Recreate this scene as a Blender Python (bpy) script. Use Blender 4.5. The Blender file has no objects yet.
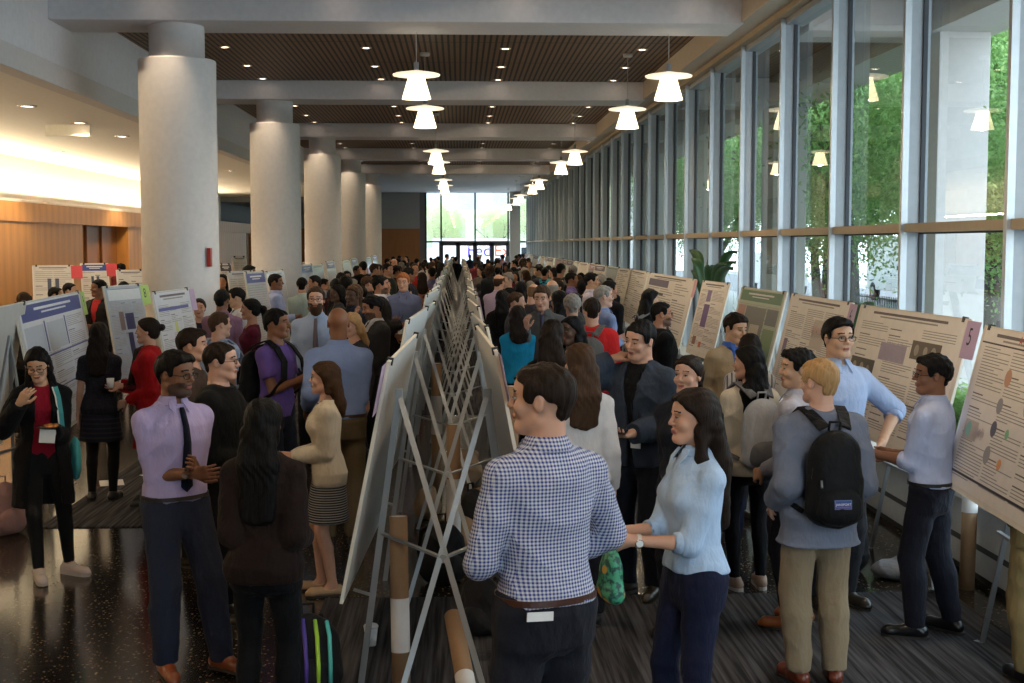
import bpy, math, random
import numpy as np
from mathutils import Vector, Matrix
sc = bpy.context.scene
col = sc.collection
PI = math.pi
rnd = random.Random(7)
# ------------------------------------------------------------------ camera
CAMH, F, CX, CY = 2.3, 1300.0, 512.0, 341.5
YAW, PITCH = math.atan(52 / 1300), math.atan(97.5 / 1300)
cam_d = bpy.data.cameras.new('camera'); cam = bpy.data.objects.new('camera', cam_d); col.objects.link(cam)
cam.location = (0, 0, CAMH); cam.rotation_euler = (PI / 2 - PITCH, 0, -YAW)
cam_d.lens = F / 1024 * 36; cam_d.sensor_width = 36; cam_d.clip_start = .1; cam_d.clip_end = 400
sc.camera = cam
_R = cam.rotation_euler.to_matrix()
def ray(px, py): return _R @ Vector(((px - CX) / F, -(py - CY) / F, -1))
def at_y(px, py, Y):
    r = ray(px, py); t = Y / r.y
    return r.x * t, CAMH + r.z * t
def at_z(px, py, z):
    r = ray(px, py); t = (z - CAMH) / r.z
    return r.x * t, r.y * t
# ------------------------------------------------------------------ objects
def link(o, parent=None):
    col.objects.link(o)
    if parent is not None: o.parent = parent
    return o
def tag(o, label=None, cat=None, group=None, kind=None):
    if label: o['label'] = label
    if cat: o['category'] = cat
    if group: o['group'] = group
    if kind: o['kind'] = kind
    return o
def empty(name, loc=(0, 0, 0), rz=0.0, label=None, cat=None, group=None):
    o = bpy.data.objects.new(name, None); o.empty_display_size = .1
    link(o); o.location = loc; o.rotation_euler = (0, 0, rz)
    return tag(o, label, cat, group)
def copy_tree(o, parent=None):
    c = o.copy(); col.objects.link(c)
    if parent is not None: c.parent = parent
    for ch in o.children: copy_tree(ch, c)
    return c
def mesh_from(name, V, Fc, mats, mi=None, smooth=True, parent=None):
    me = bpy.data.meshes.new(name)
    V = np.asarray(V, dtype=np.float32)
    me.from_pydata(V.tolist(), [], [tuple(f) for f in Fc]) if not isinstance(Fc, np.ndarray) else _fast(me, V, Fc)
    for m in mats: me.materials.append(m)
    n = len(me.polygons)
    if n:
        me.polygons.foreach_set('use_smooth', [smooth] * n)
        if mi is not None: me.polygons.foreach_set('material_index', np.asarray(mi, dtype=np.int32))
    me.update()
    return link(bpy.data.objects.new(name, me), parent)
def _fast(me, V, Q):
    n, k = Q.shape
    me.vertices.add(len(V)); me.vertices.foreach_set('co', V.ravel())
    me.loops.add(n * k); me.loops.foreach_set('vertex_index', Q.ravel().astype(np.int32))
    me.polygons.add(n); me.polygons.foreach_set('loop_start', np.arange(0, n * k, k, dtype=np.int32))
    try: me.polygons.foreach_set('loop_total', np.full(n, k, dtype=np.int32))
    except Exception: pass
    me.update(calc_edges=True)
class MB:
    """collects simple shapes into one mesh"""
    def __init__(s): s.v = []; s.f = []; s.m = []; s.cur = 0; s.sm = []
    def mat(s, i): s.cur = i; return s
    def _add(s, vs, fs, smooth=False):
        b = len(s.v); s.v += [tuple(v) for v in vs]
        for f in fs: s.f.append(tuple(b + i for i in f)); s.m.append(s.cur); s.sm.append(smooth)
        return s
    def box(s, lo, hi, M=None):
        x0, y0, z0 = lo; x1, y1, z1 = hi
        vs = [(x0,y0,z0),(x1,y0,z0),(x1,y1,z0),(x0,y1,z0),(x0,y0,z1),(x1,y0,z1),(x1,y1,z1),(x0,y1,z1)]
        if M is not None: vs = [M @ Vector(v) for v in vs]
        return s._add(vs, [(0,3,2,1),(4,5,6,7),(0,1,5,4),(1,2,6,5),(2,3,7,6),(3,0,4,7)])
    def quad(s, a, b, c, d): return s._add([a, b, c, d], [(0, 1, 2, 3)])
    def bar(s, a, b, w=.02, t=None, up=(0, 0, 1)):
        a = Vector(a); b = Vector(b); d = (b - a); L = d.length; d.normalize()
        u = Vector(up); sx = d.cross(u)
        if sx.length < 1e-4: sx = d.cross(Vector((1, 0, 0)))
        sx.normalize(); sy = sx.cross(d).normalized(); t = t or w
        vs = []
        for p in (a, b):
            for i, j in ((-1, -1), (1, -1), (1, 1), (-1, 1)): vs.append(p + sx * (i * w / 2) + sy * (j * t / 2))
        return s._add(vs, [(0,3,2,1),(4,5,6,7),(0,1,5,4),(1,2,6,5),(2,3,7,6),(3,0,4,7)])
    def tube(s, pts, r, n=10, caps=True, closed=False):
        pts = [Vector(p) for p in pts]; rs = r if isinstance(r, (list, tuple)) else [r] * len(pts)
        vs = []; N = len(pts)
        prev = None
        for i, p in enumerate(pts):
            if closed: d = pts[(i + 1) % N] - pts[i - 1]
            else: d = pts[min(i + 1, N - 1)] - pts[max(i - 1, 0)]
            d.normalize()
            if prev is None: sx = d.cross(Vector((0, 0, 1))) if abs(d.z) < .9 else d.cross(Vector((1, 0, 0)))
            else: sx = prev - d * prev.dot(d)
            sx.normalize(); prev = sx; sy = d.cross(sx)
            for k in range(n):
                a = 2 * PI * k / n; vs.append(p + sx * (math.cos(a) * rs[i]) + sy * (math.sin(a) * rs[i]))
        fs = []
        for i in range(N if closed else N - 1):
            for k in range(n):
                a, b = i * n + k, i * n + (k + 1) % n; c, d2 = ((i + 1) % N) * n + (k + 1) % n, ((i + 1) % N) * n + k
                fs.append((a, b, c, d2))
        s._add(vs, fs, True)
        if caps and not closed:
            b = len(s.v) - len(vs)
            for st in (0, (N - 1) * n):
                s.f.append(tuple(b + st + k for k in range(n))); s.m.append(s.cur); s.sm.append(False)
        return s
    def lathe(s, prof, n=24, c=(0, 0, 0), M=None, a0=0, a1=2 * PI):
        full = abs(a1 - a0 - 2 * PI) < 1e-6; m = n if full else n + 1
        vs = []
        for r, z in prof:
            for k in range(m):
                a = a0 + (a1 - a0) * k / n
                v = Vector((c[0] + r * math.cos(a), c[1] + r * math.sin(a), c[2] + z))
                vs.append(M @ v if M is not None else v)
        fs = []
        for i in range(len(prof) - 1):
            for k in range(n):
                a, b = i * m + k, i * m + (k + 1) % m
                fs.append((a, b, b + m, a + m))
        return s._add(vs, fs, True)
    def ball(s, c, r, n=12, m=8, sc3=(1, 1, 1), M=None):
        prof = []
        vs = []; c = Vector(c)
        for i in range(m + 1):
            t = PI * i / m
            for k in range(n):
                a = 2 * PI * k / n
                v = Vector((r * sc3[0] * math.sin(t) * math.cos(a), r * sc3[1] * math.sin(t) * math.sin(a), r * sc3[2] * math.cos(t)))
                v = c + v
                vs.append(M @ v if M is not None else v)
        fs = [(i * n + k, (i + 1) * n + k, (i + 1) * n + (k + 1) % n, i * n + (k + 1) % n) for i in range(m) for k in range(n)]
        return s._add(vs, fs, True)
    def build(s, name, mats, parent=None, bevel=0, loc=None):
        if not isinstance(mats, (list, tuple)): mats = [mats]
        me = bpy.data.meshes.new(name); me.from_pydata([tuple(v) for v in s.v], [], s.f)
        for m in mats: me.materials.append(m)
        me.polygons.foreach_set('material_index', s.m); me.polygons.foreach_set('use_smooth', s.sm); me.update()
        o = link(bpy.data.objects.new(name, me), parent)
        if loc: o.location = loc
        if bevel:
            b = o.modifiers.new('bevel', 'BEVEL'); b.width = bevel; b.segments = 2; b.limit_method = 'ANGLE'
        return o
def text_geo(txt, size, M, mb, mi, font_scale_x=1.0):
    """appends flat letters to a mesh builder; M maps the text plane to the local space"""
    cu = bpy.data.curves.new('lettering', 'FONT'); cu.body = txt; cu.size = size; cu.align_x = 'CENTER'; cu.align_y = 'CENTER'
    o = bpy.data.objects.new('lettering', cu); col.objects.link(o)
    dg = bpy.context.evaluated_depsgraph_get(); ev = o.evaluated_get(dg); me = ev.to_mesh()
    vs = [M @ Vector((v.co.x * font_scale_x, v.co.y, 0)) for v in me.vertices]; fs = [tuple(p.vertices) for p in me.polygons]
    ev.to_mesh_clear(); bpy.data.objects.remove(o); bpy.data.curves.remove(cu)
    old = mb.cur; mb.cur = mi; mb._add(vs, fs); mb.cur = old
# ------------------------------------------------------------------ materials
def new_mat(name):
    m = bpy.data.materials.new(name); m.use_nodes = True
    nt = m.node_tree; b = nt.nodes['Principled BSDF']; return m, nt, b
def N(nt, t, **kw):
    n = nt.nodes.new(t)
    for k, v in kw.items():
        if k.startswith('i_'): n.inputs[k[2:].replace('_', ' ')].default_value = v
        else: setattr(n, k, v)
    return n
def rgba(c): return (c[0], c[1], c[2], 1)
_pl = {}
def plain(c, rough=.6, metal=0, spec=.5, name='material'):
    k = (c, rough, metal, spec)
    if k not in _pl:
        m, nt, b = new_mat(name); b.inputs['Base Color'].default_value = rgba(c); b.inputs['Roughness'].default_value = rough
        b.inputs['Metallic'].default_value = metal; b.inputs['Specular IOR Level'].default_value = spec
        tc = N(nt, 'ShaderNodeTexCoord'); no = N(nt, 'ShaderNodeTexNoise', i_Scale=14.0); nt.links.new(tc.outputs['Object'], no.inputs['Vector'])
        mx = N(nt, 'ShaderNodeMix', data_type='RGBA'); mx.inputs[6].default_value = rgba([x * .9 for x in c]); mx.inputs[7].default_value = rgba([min(1, x * 1.08) for x in c])
        nt.links.new(no.outputs['Fac'], mx.inputs[0]); nt.links.new(mx.outputs[2], b.inputs['Base Color'])
        _pl[k] = m
    return _pl[k]
def emis(c, st, name='glow'):
    m, nt, b = new_mat(name); b.inputs['Base Color'].default_value = rgba(c); b.inputs['Emission Color'].default_value = rgba(c); b.inputs['Emission Strength'].default_value = st
    return m
_cl = {}
def cloth(c, pattern=None, c2=(1, 1, 1), scale=1.0, rough=.85):
    k = (c, pattern, c2, scale, rough)
    if k in _cl: return _cl[k]
    m, nt, b = new_mat('fabric'); L = nt.links.new
    b.inputs['Roughness'].default_value = rough; b.inputs['Specular IOR Level'].default_value = .12
    b.inputs['Sheen Weight'].default_value = .02
    tc = N(nt, 'ShaderNodeTexCoord')
    no = N(nt, 'ShaderNodeTexNoise', i_Scale=9.0, i_Detail=3.0); L(tc.outputs['Object'], no.inputs['Vector'])
    mx = N(nt, 'ShaderNodeMix', data_type='RGBA'); mx.inputs[6].default_value = rgba([x * .85 for x in c]); mx.inputs[7].default_value = rgba([min(1, x * 1.12) for x in c])
    L(no.outputs['Fac'], mx.inputs[0]); outc = mx.outputs[2]
    if pattern:
        sp = N(nt, 'ShaderNodeSeparateXYZ'); L(tc.outputs['Object'], sp.inputs[0])
        ge = N(nt, 'ShaderNodeNewGeometry'); 
        def math_(op, a, b_=None, c_=None):
            n = N(nt, 'ShaderNodeMath', operation=op)
            for i, v in enumerate((a, b_, c_)):
                if v is None: continue
                if isinstance(v, (int, float)): n.inputs[i].default_value = v
                else: L(v, n.inputs[i])
            return n.outputs[0]
        sn = N(nt, 'ShaderNodeSeparateXYZ'); L(tc.outputs['Normal'], sn.inputs[0])
        side = math_('GREATER_THAN', math_('ABSOLUTE', sn.outputs[0]), math_('MULTIPLY', math_('ABSOLUTE', sn.outputs[1]), 1.6))
        hx = math_('ADD', math_('MULTIPLY', side, sp.outputs[1]), math_('MULTIPLY', math_('SUBTRACT', 1.0, side), sp.outputs[0]))
        if pattern == 'gingham':
            # square fraction along the cloth: x+y is monotonic around the trunk, z is height
            sx = math_('LESS_THAN', math_('FRACT', math_('MULTIPLY', hx, scale)), .5)
            sz = math_('LESS_THAN', math_('FRACT', math_('MULTIPLY', sp.outputs[2], scale)), .5)
            f = math_('MULTIPLY', math_('ADD', sx, sz), .5)
        elif pattern == 'vstripe':
            f = math_('LESS_THAN', math_('FRACT', math_('MULTIPLY', hx, scale)), .35)
        elif pattern == 'hstripe':
            f = math_('LESS_THAN', math_('FRACT', math_('MULTIPLY', sp.outputs[2], scale)), .35)
        elif pattern == 'floral':
            vo = N(nt, 'ShaderNodeTexVoronoi', i_Scale=scale); L(tc.outputs['Object'], vo.inputs['Vector'])
            f = math_('LESS_THAN', vo.outputs['Distance'], .38)
        elif pattern == 'lace':
            vo = N(nt, 'ShaderNodeTexVoronoi', i_Scale=scale); L(tc.outputs['Object'], vo.inputs['Vector'])
            f = math_('MULTIPLY', math_('LESS_THAN', vo.outputs['Distance'], .3), math_('GREATER_THAN', sp.outputs[2], .4))
        m2 = N(nt, 'ShaderNodeMix', data_type='RGBA'); L(f, m2.inputs[0]); L(outc, m2.inputs[6]); m2.inputs[7].default_value = rgba(c2); outc = m2.outputs[2]
    L(outc, b.inputs['Base Color'])
    n2 = N(nt, 'ShaderNodeTexNoise', i_Scale=16.0, i_Detail=4.0); 
    mp = N(nt, 'ShaderNodeMapping'); mp.inputs['Scale'].default_value = (1.3, 1.3, .6); L(tc.outputs['Object'], mp.inputs['Vector']); L(mp.outputs[0], n2.inputs['Vector'])
    bp = N(nt, 'ShaderNodeBump', i_Strength=.6, i_Distance=.025); L(n2.outputs['Fac'], bp.inputs['Height']); L(bp.outputs[0], b.inputs['Normal'])
    _cl[k] = m; return m
_sk = {}
SKIN = dict(pale=(.56, .33, .24), light=(.5, .28, .19), tan=(.4, .2, .12), asian=(.5, .3, .19), brown=(.20, .09, .048), dark=(.075, .036, .022))
def skin(k):
    if k not in _sk:
        m, nt, b = new_mat('skin'); c = SKIN[k]; b.inputs['Roughness'].default_value = .5; b.inputs['Specular IOR Level'].default_value = .35
        tc = N(nt, 'ShaderNodeTexCoord'); no = N(nt, 'ShaderNodeTexNoise', i_Scale=30.0, i_Detail=3.0); nt.links.new(tc.outputs['Object'], no.inputs['Vector'])
        mx = N(nt, 'ShaderNodeMix', data_type='RGBA'); mx.inputs[6].default_value = rgba([x * .88 for x in c]); mx.inputs[7].default_value = rgba((c[0] * 1.1, c[1] * 1.02, c[2]))
        nt.links.new(no.outputs['Fac'], mx.inputs[0]); nt.links.new(mx.outputs[2], b.inputs['Base Color'])
        _sk[k] = m
    return _sk[k]
HAIRC = dict(black=(.0045, .0038, .0038), darkbrown=(.013, .0075, .005), brown=(.045, .023, .012), lightbrown=(.13, .07, .035), blond=(.34, .2, .09), red=(.3, .1, .03), grey=(.22, .2, .18))
_hr = {}
def hairm(k):
    if k not in _hr:
        m, nt, b = new_mat('hair'); c = HAIRC[k]; L = nt.links.new; b.inputs['Roughness'].default_value = .58; b.inputs['Specular IOR Level'].default_value = .10
        tc = N(nt, 'ShaderNodeTexCoord'); mp = N(nt, 'ShaderNodeMapping'); mp.inputs['Scale'].default_value = (90, 90, 9); L(tc.outputs['Object'], mp.inputs[0])
        no = N(nt, 'ShaderNodeTexNoise', i_Scale=1.0, i_Detail=3.0); L(mp.outputs[0], no.inputs['Vector'])
        mx = N(nt, 'ShaderNodeMix', data_type='RGBA'); mx.inputs[6].default_value = rgba([x * .55 for x in c]); mx.inputs[7].default_value = rgba([x * 1.5 for x in c])
        L(no.outputs['Fac'], mx.inputs[0]); L(mx.outputs[2], b.inputs['Base Color'])
        bp = N(nt, 'ShaderNodeBump', i_Strength=.6, i_Distance=.01); L(no.outputs['Fac'], bp.inputs['Height']); L(bp.outputs[0], b.inputs['Normal'])
        _hr[k] = m
    return _hr[k]
LIP = plain((.3, .085, .07), .45); EYEW = plain((.42, .39, .36), .3); IRIS = plain((.012, .008, .006), .15)
# ------------------------------------------------------------------ implicit surfaces
def smin(a, b, k):
    if k <= 0: return np.minimum(a, b)
    h = np.clip(.5 + .5 * (b - a) / k, 0, 1)
    return b + (a - b) * h - k * h * (1 - h)
class Field:
    def __init__(s, lo, hi, h):
        s.lo = np.array(lo, dtype=np.float64); s.h = h
        s.n = np.maximum(((np.array(hi) - s.lo) / h).astype(int) + 2, 4)
        s.ax = [(s.lo[i] + h * np.arange(s.n[i])).astype(np.float32) for i in range(3)]
        s.D = np.full(tuple(s.n), .5, dtype=np.float32)
    def sl(s, lo, hi):
        i0 = np.clip(np.floor((np.array(lo) - s.lo) / s.h).astype(int), 0, s.n); i1 = np.clip(np.ceil((np.array(hi) - s.lo) / s.h).astype(int) + 1, 0, s.n)
        if np.any(i1 <= i0): return None, None
        S = tuple(slice(a, b) for a, b in zip(i0, i1))
        X = s.ax[0][S[0]][:, None, None]; Y = s.ax[1][S[1]][None, :, None]; Z = s.ax[2][S[2]][None, None, :]
        return S, (X, Y, Z)
    def put(s, lo, hi, fn, k=0.0, sub=False):
        S, P = s.sl(lo, hi)
        if S is None: return
        d = fn(*P)
        if sub: s.D[S] = -smin(-s.D[S], d, k)
        else: s.D[S] = smin(s.D[S], d, k)
    def cone(s, a, b, ra, rb=None, k=.02, sub=False, clip=None):
        rb = ra if rb is None else rb; a = np.array(a, dtype=np.float32); b = np.array(b, dtype=np.float32); m = max(ra, rb) + k + s.h * 2
        ab = b - a; L2 = float(ab @ ab) + 1e-9
        def fn(X, Y, Z):
            t = np.clip(((X - a[0]) * ab[0] + (Y - a[1]) * ab[1] + (Z - a[2]) * ab[2]) / L2, 0, 1)
            d = np.sqrt((X - a[0] - t * ab[0]) ** 2 + (Y - a[1] - t * ab[1]) ** 2 + (Z - a[2] - t * ab[2]) ** 2) - (ra + (rb - ra) * t)
            if clip is not None:   # flat cut: plane (point, normal), keeps the side against the normal
                q, n = clip; d = np.maximum(d, (X - q[0]) * n[0] + (Y - q[1]) * n[1] + (Z - q[2]) * n[2])
            return d
        s.put(np.minimum(a, b) - m, np.maximum(a, b) + m, fn, k, sub)
    def ell(s, c, r, k=.02, sub=False, R=None):
        c = np.array(c, dtype=np.float32); m = max(r) + k + 2 * s.h
        def fn(X, Y, Z):
            x, y, z = X - c[0], Y - c[1], Z - c[2]
            if R is not None: x, y, z = [R[0][i] * x + R[1][i] * y + R[2][i] * z for i in range(3)]
            q = np.sqrt((x / r[0]) ** 2 + (y / r[1]) ** 2 + (z / r[2]) ** 2)
            g = np.sqrt((x / r[0] ** 2) ** 2 + (y / r[1] ** 2) ** 2 + (z / r[2] ** 2) ** 2) + 1e-6
            return q * (q - 1) / g
        s.put(c - m, c + m, fn, k, sub)
    def plane_cut(s, p, n):
        X, Y, Z = s.ax[0][:, None, None], s.ax[1][None, :, None], s.ax[2][None, None, :]
        s.D = np.maximum(s.D, (X - p[0]) * n[0] + (Y - p[1]) * n[1] + (Z - p[2]) * n[2])
    def mesh(s):
        D = s.D; n = D.shape
        neg = D < 0
        c = np.zeros(tuple(np.array(n) - 1), dtype=np.int8)
        for i in (0, 1):
            for j in (0, 1):
                for k in (0, 1): c += neg[i:n[0] - 1 + i, j:n[1] - 1 + j, k:n[2] - 1 + k]
        act = (c > 0) & (c < 8)
        idx = np.argwhere(act)
        if len(idx) == 0: return np.zeros((0, 3)), np.zeros((0, 4), dtype=int)
        ids = np.full(act.shape, -1, dtype=np.int64); ids[act] = np.arange(len(idx))
        acc = np.zeros((len(idx), 3)); cnt = np.zeros(len(idx))
        cor = [(i, j, k) for i in (0, 1) for j in (0, 1) for k in (0, 1)]
        for A in cor:
            for ax in range(3):
                if A[ax]: continue
                B = list(A); B[ax] = 1
                da = D[idx[:, 0] + A[0], idx[:, 1] + A[1], idx[:, 2] + A[2]]; db = D[idx[:, 0] + B[0], idx[:, 1] + B[1], idx[:, 2] + B[2]]
                m = (da < 0) != (db < 0); t = np.where(m, da / np.where(m, da - db, 1), 0)
                p = np.array(A, dtype=np.float64)[None, :].repeat(len(idx), 0); p[:, ax] += t
                acc[m] += p[m]; cnt[m] += 1
        V = (idx + acc / cnt[:, None]) * s.h + s.lo
        Q = []
        for ax in range(3):
            u, v = (ax + 1) % 3, (ax + 2) % 3
            sl0 = [slice(None)] * 3; sl1 = [slice(None)] * 3
            sl0[ax] = slice(0, n[ax] - 1); sl1[ax] = slice(1, n[ax])
            for q in (u, v): sl0[q] = slice(1, n[q] - 1); sl1[q] = slice(1, n[q] - 1)
            a, b = neg[tuple(sl0)], neg[tuple(sl1)]
            e = np.argwhere(a != b); 
            if len(e) == 0: continue
            fl = a[e[:, 0], e[:, 1], e[:, 2]]
            base = e.copy(); base[:, u] += 1; base[:, v] += 1
            def cid(du, dv):
                q = base.copy(); q[:, u] -= du; q[:, v] -= dv
                return ids[q[:, 0], q[:, 1], q[:, 2]]
            q4 = np.stack([cid(1, 1), cid(0, 1), cid(0, 0), cid(1, 0)], 1)
            q4[~fl] = q4[~fl][:, ::-1]
            Q.append(q4)
        Q = np.concatenate(Q) if Q else np.zeros((0, 4), dtype=int)
        Q = Q[(Q >= 0).all(1)]
        return V, Q
def vnormals(V, Q):
    nrm = np.zeros_like(V); fn = np.cross(V[Q[:, 2]] - V[Q[:, 0]], V[Q[:, 3]] - V[Q[:, 1]])
    for i in range(4): np.add.at(nrm, Q[:, i], fn)
    return nrm / (np.linalg.norm(nrm, axis=1, keepdims=True) + 1e-9)
def folds(V, Q, amp, seed=0, sc_=1.0):
    n = vnormals(V, Q); x, y, z = V.T * sc_; s = seed * 1.7
    r1 = 1 - 2 * np.abs(np.sin(11 * z + 3.2 * np.sin(7 * x + s) + 6 * y + 2 * np.sin(5 * z) + s)) ** .7
    r2 = 1 - 2 * np.abs(np.sin(9 * x + 2.5 * np.sin(8 * z + s) - 7 * y + s)) ** .7
    w = .6 * r1 * (.5 + .5 * np.sin(8 * x + 5 * z + s)) + .5 * r2 * (.5 + .5 * np.sin(6 * z - 3 * x + 1 + s))
    return V + n * (amp * w)[:, None]
LP, LD, LA, LW, SKY, EXPO = .85, .7, 2.8, .6, 5.0, 0.28
# ------------------------------------------------------------------ people (all measures for a 1.75 m figure)
T_M = dict(z=[.80, .86, .93, 1.00, 1.08, 1.18, 1.28, 1.36, 1.42, 1.46, 1.50], a=[.13, .160, .170, .163, .150, .155, .168, .168, .135, .085, .058], b=[.09, .108, .118, .112, .102, .106, .116, .112, .092, .072, .056], c=[.012, .016, .02, .01, .0, -.004, -.004, .004, .012, .016, .012])
T_F = dict(z=[.80, .86, .93, 1.00, 1.08, 1.18, 1.28, 1.36, 1.42, 1.46, 1.50], a=[.14, .168, .172, .155, .128, .130, .146, .142, .112, .070, .049], b=[.10, .115, .120, .108, .088, .090, .102, .098, .082, .064, .048], c=[.014, .02, .024, .012, .002, -.002, -.006, .004, .012, .016, .012])
ARMS = dict(down=(.07, .03, .84), crossed=(-.165, .205, 1.165), crossedlow=(-.165, .235, 1.125), front=(-.10, .27, 1.12), low=(-.13, .20, .98), chest=(-.08, .24, 1.25), pocket=(.02, .06, .93), ear=(.0, .10, 1.50, (.9, .5, -.6)), raised=(.05, .26, 1.36), out=(.12, .36, 1.12), mouth=(-.14, .19, 1.50), back=(-.05, -.12, 1.0), reach=(.12, .52, 1.38), phone=(-.06, .30, 1.08), hip=(.1, .0, 1.02), write=(-.02, .34, 1.22))
def v3(*a): return np.array(a, dtype=np.float64)
def nrm(v): return v / (np.linalg.norm(v) + 1e-9)
def rotm(ax, ang): return np.array(Matrix.Rotation(ang, 3, ax))
class Rig:
    def __init__(s, sex='m', arms=('down', 'down'), feet=None, yaw=0, pitch=0, roll=0, lean=(0, 0), build=1.0, palm=(None, None), curl=(.5, .5), hands=None):
        s.sex = sex; s.bw = build; s.TB = {k: list(v) for k, v in (T_M if sex == 'm' else T_F).items()}
        s.TB['a'] = [x * build for x in s.TB['a']]; s.TB['b'] = [x * (1 + (build - 1) * 1.3) for x in s.TB['b']]
        s.RT = rotm('X', math.radians(lean[0])) @ rotm('Y', math.radians(lean[1])); s.hip = v3(0, 0, .95); s.lean = lean != (0, 0)
        sw = (.170 if sex == 'm' else .148) * (1 + (build - 1) * .7); hw = .09
        s.RH = s.RT @ rotm('Z', math.radians(yaw)) @ rotm('X', math.radians(pitch)) @ rotm('Y', math.radians(roll))
        s.neck0 = s.T(v3(0, .018, 1.44)); s.neckp = s.T(v3(0, .012, 1.515)); s.hc = s.neckp + s.RH @ v3(0, -.018, .118)
        s.j = {}
        for sd, sg in (('L', 1), ('R', -1)):
            arm = arms[0 if sd == 'L' else 1]; w = ARMS[arm] if isinstance(arm, str) else arm
            sh = v3(sg * sw, .012, 1.385 if sex == 'm' else 1.375); wr = v3(sg * (sw + w[0]), -w[1], w[2])
            d = wr - sh; L = np.linalg.norm(d); a, b = .295, .262
            if L > a + b - .008: d *= (a + b - .008) / L; wr = sh + d; L = a + b - .008
            pole = v3(sg * .10, .5, -1.0) if len(w) < 4 else v3(sg * w[3][0], -w[3][1], w[3][2])
            u = nrm(d); x = (a * a - b * b + L * L) / (2 * L); hgt = math.sqrt(max(a * a - x * x, 0)); pp = nrm(pole - u * (pole @ u)); el = sh + u * x + pp * hgt
            s.j['sh' + sd], s.j['el' + sd], s.j['wr' + sd] = s.T(sh), s.T(el), s.T(wr)
            fd = nrm(s.j['wr' + sd] - s.j['el' + sd]); pn = palm[0 if sd == 'L' else 1]
            if pn is None: pn = v3(-sg, 0, -.1) if arm == 'down' else (v3(0, .1, 1) if arm in ('out', 'phone') else v3(-sg * .6, .8, .1))
            pn = np.array(pn, float); pn = nrm(pn - fd * (pn @ fd)); s.j['fd' + sd], s.j['pn' + sd] = fd, pn
            f = (feet or {}).get(sd, (sg * .10, 0, 0, sg * 12)); fx, fy, fz, toe = f
            hj = v3(sg * hw, .005, .92); ank = v3(fx, .02 + fy, .085 + fz); d = ank - hj; L = np.linalg.norm(d); a, b = .425, .42
            if L > a + b - .004: d *= (a + b - .004) / L; L = a + b - .004; ank = hj + d
            u = nrm(d); x = (a * a - b * b + L * L) / (2 * L); hgt = math.sqrt(max(a * a - x * x, 0)); pole = v3(sg * .15, -1, 0); pp = nrm(pole - u * (pole @ u))
            s.j['hj' + sd], s.j['kn' + sd], s.j['an' + sd] = hj, hj + u * x + pp * hgt, ank
            t = math.radians(toe); s.j['ft' + sd] = v3(math.sin(t), -math.cos(t), 0)
        s.curl = curl; s.hand_boxes = []
    def T(s, p): return s.RT @ (p - s.hip) + s.hip
    def H(s, x, y, z): return s.hc + s.RH @ v3(x, y, z)
    def loft(s, F, tb, off=0.0, z0=None, z1=None, k=.03, offb=None):
        zt = np.array(tb['z'], dtype=np.float32); a = np.array(tb['a'], dtype=np.float32) + off; b = np.array(tb['b'], dtype=np.float32) + (off if offb is None else offb); c = np.array(tb['c'], dtype=np.float32)
        z0 = zt[0] if z0 is None else z0; z1 = zt[-1] if z1 is None else z1; m = float(max(a.max(), b.max())) + .05
        RT, hip = s.RT, s.hip; lean = s.lean
        cs = [s.T(v3(x, y, z)) for x in (-m, m) for y in (-m, m) for z in (z0, z1)]
        lo = np.min(cs, 0) - .03; hi = np.max(cs, 0) + .03
        def fn(X, Y, Z):
            if lean:
                x, y, z = X - hip[0], Y - hip[1], Z - hip[2]
                x, y, z = [RT[0][i] * x + RT[1][i] * y + RT[2][i] * z + hip[i] for i in range(3)]
            else: x, y, z = X, Y, Z
            A, B, C = np.interp(z, zt, a), np.interp(z, zt, b), np.interp(z, zt, c)
            d = ((np.abs(x / A) ** 2.25 + np.abs((y - C) / B) ** 2.25) ** (1 / 2.25) - 1) * np.minimum(A, B)
            return np.maximum(d, np.maximum(z0 - z, z - z1)).astype(np.float32)
        F.put(lo, hi, fn, k)
    # ---- body surface
    def head(s, F, big=True):
        R = s.RH; H = s.H; fem = fm = s.sex == 'f'
        F.ell(H(0, .015, .028), (.074, .094, .087), .01, R=R)
        F.ell(H(0, -.022, -.03), (.056 if fm else .059, .066, .082), .03, R=R)
        F.cone(H(-.012, -.072, -.093), H(.012, -.072, -.093), .018, k=.03)
        F.cone(H(-.045, .0, -.065), H(-.02, -.06, -.092), .018, .016, k=.025); F.cone(H(.045, .0, -.065), H(.02, -.06, -.092), .018, .016, k=.025)
        F.cone(H(0, .028, -.05), s.neck0, .047 if fm else .056, .052 if fm else .064, k=.025)
        F.ell(H(0, -.045, .052), (.052, .044, .04), .03, R=R)
        if big:
            for g in (1, -1):
                F.ell(H(g * .033, -.100, .010), (.017, .016, .0115), .014, sub=True, R=R)
                F.ell(H(g * .037, -.064, -.024), (.024, .02, .022), .02, R=R)
                F.cone(H(g * .014, -.087, .031), H(g * .045, -.077, .031), .006, .004, k=.014)
                F.ell(H(g * .011, -.096, -.023), (.007, .009, .0065), .006, R=R)
            F.cone(H(0, -.088, .018), H(0, -.1075 if fem else -.110, -.019), .006, .0085 if fem else .0098, k=.012)
            F.cone(H(-.018, -.086, -.052), H(.018, -.086, -.052), .006, k=.010); F.cone(H(-.012, -.093, -.050), H(.012, -.093, -.050), .0055, k=.006); F.cone(H(-.011, -.091, -.061), H(.011, -.091, -.061), .006, k=.006)
        for g in (1, -1):
            F.ell(H(g * .075, .012, -.002), (.009, .019, .031), .006, R=R); F.ell(H(g * .086, .008, .0), (.006, .010, .018), .005, sub=True, R=R)
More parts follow.
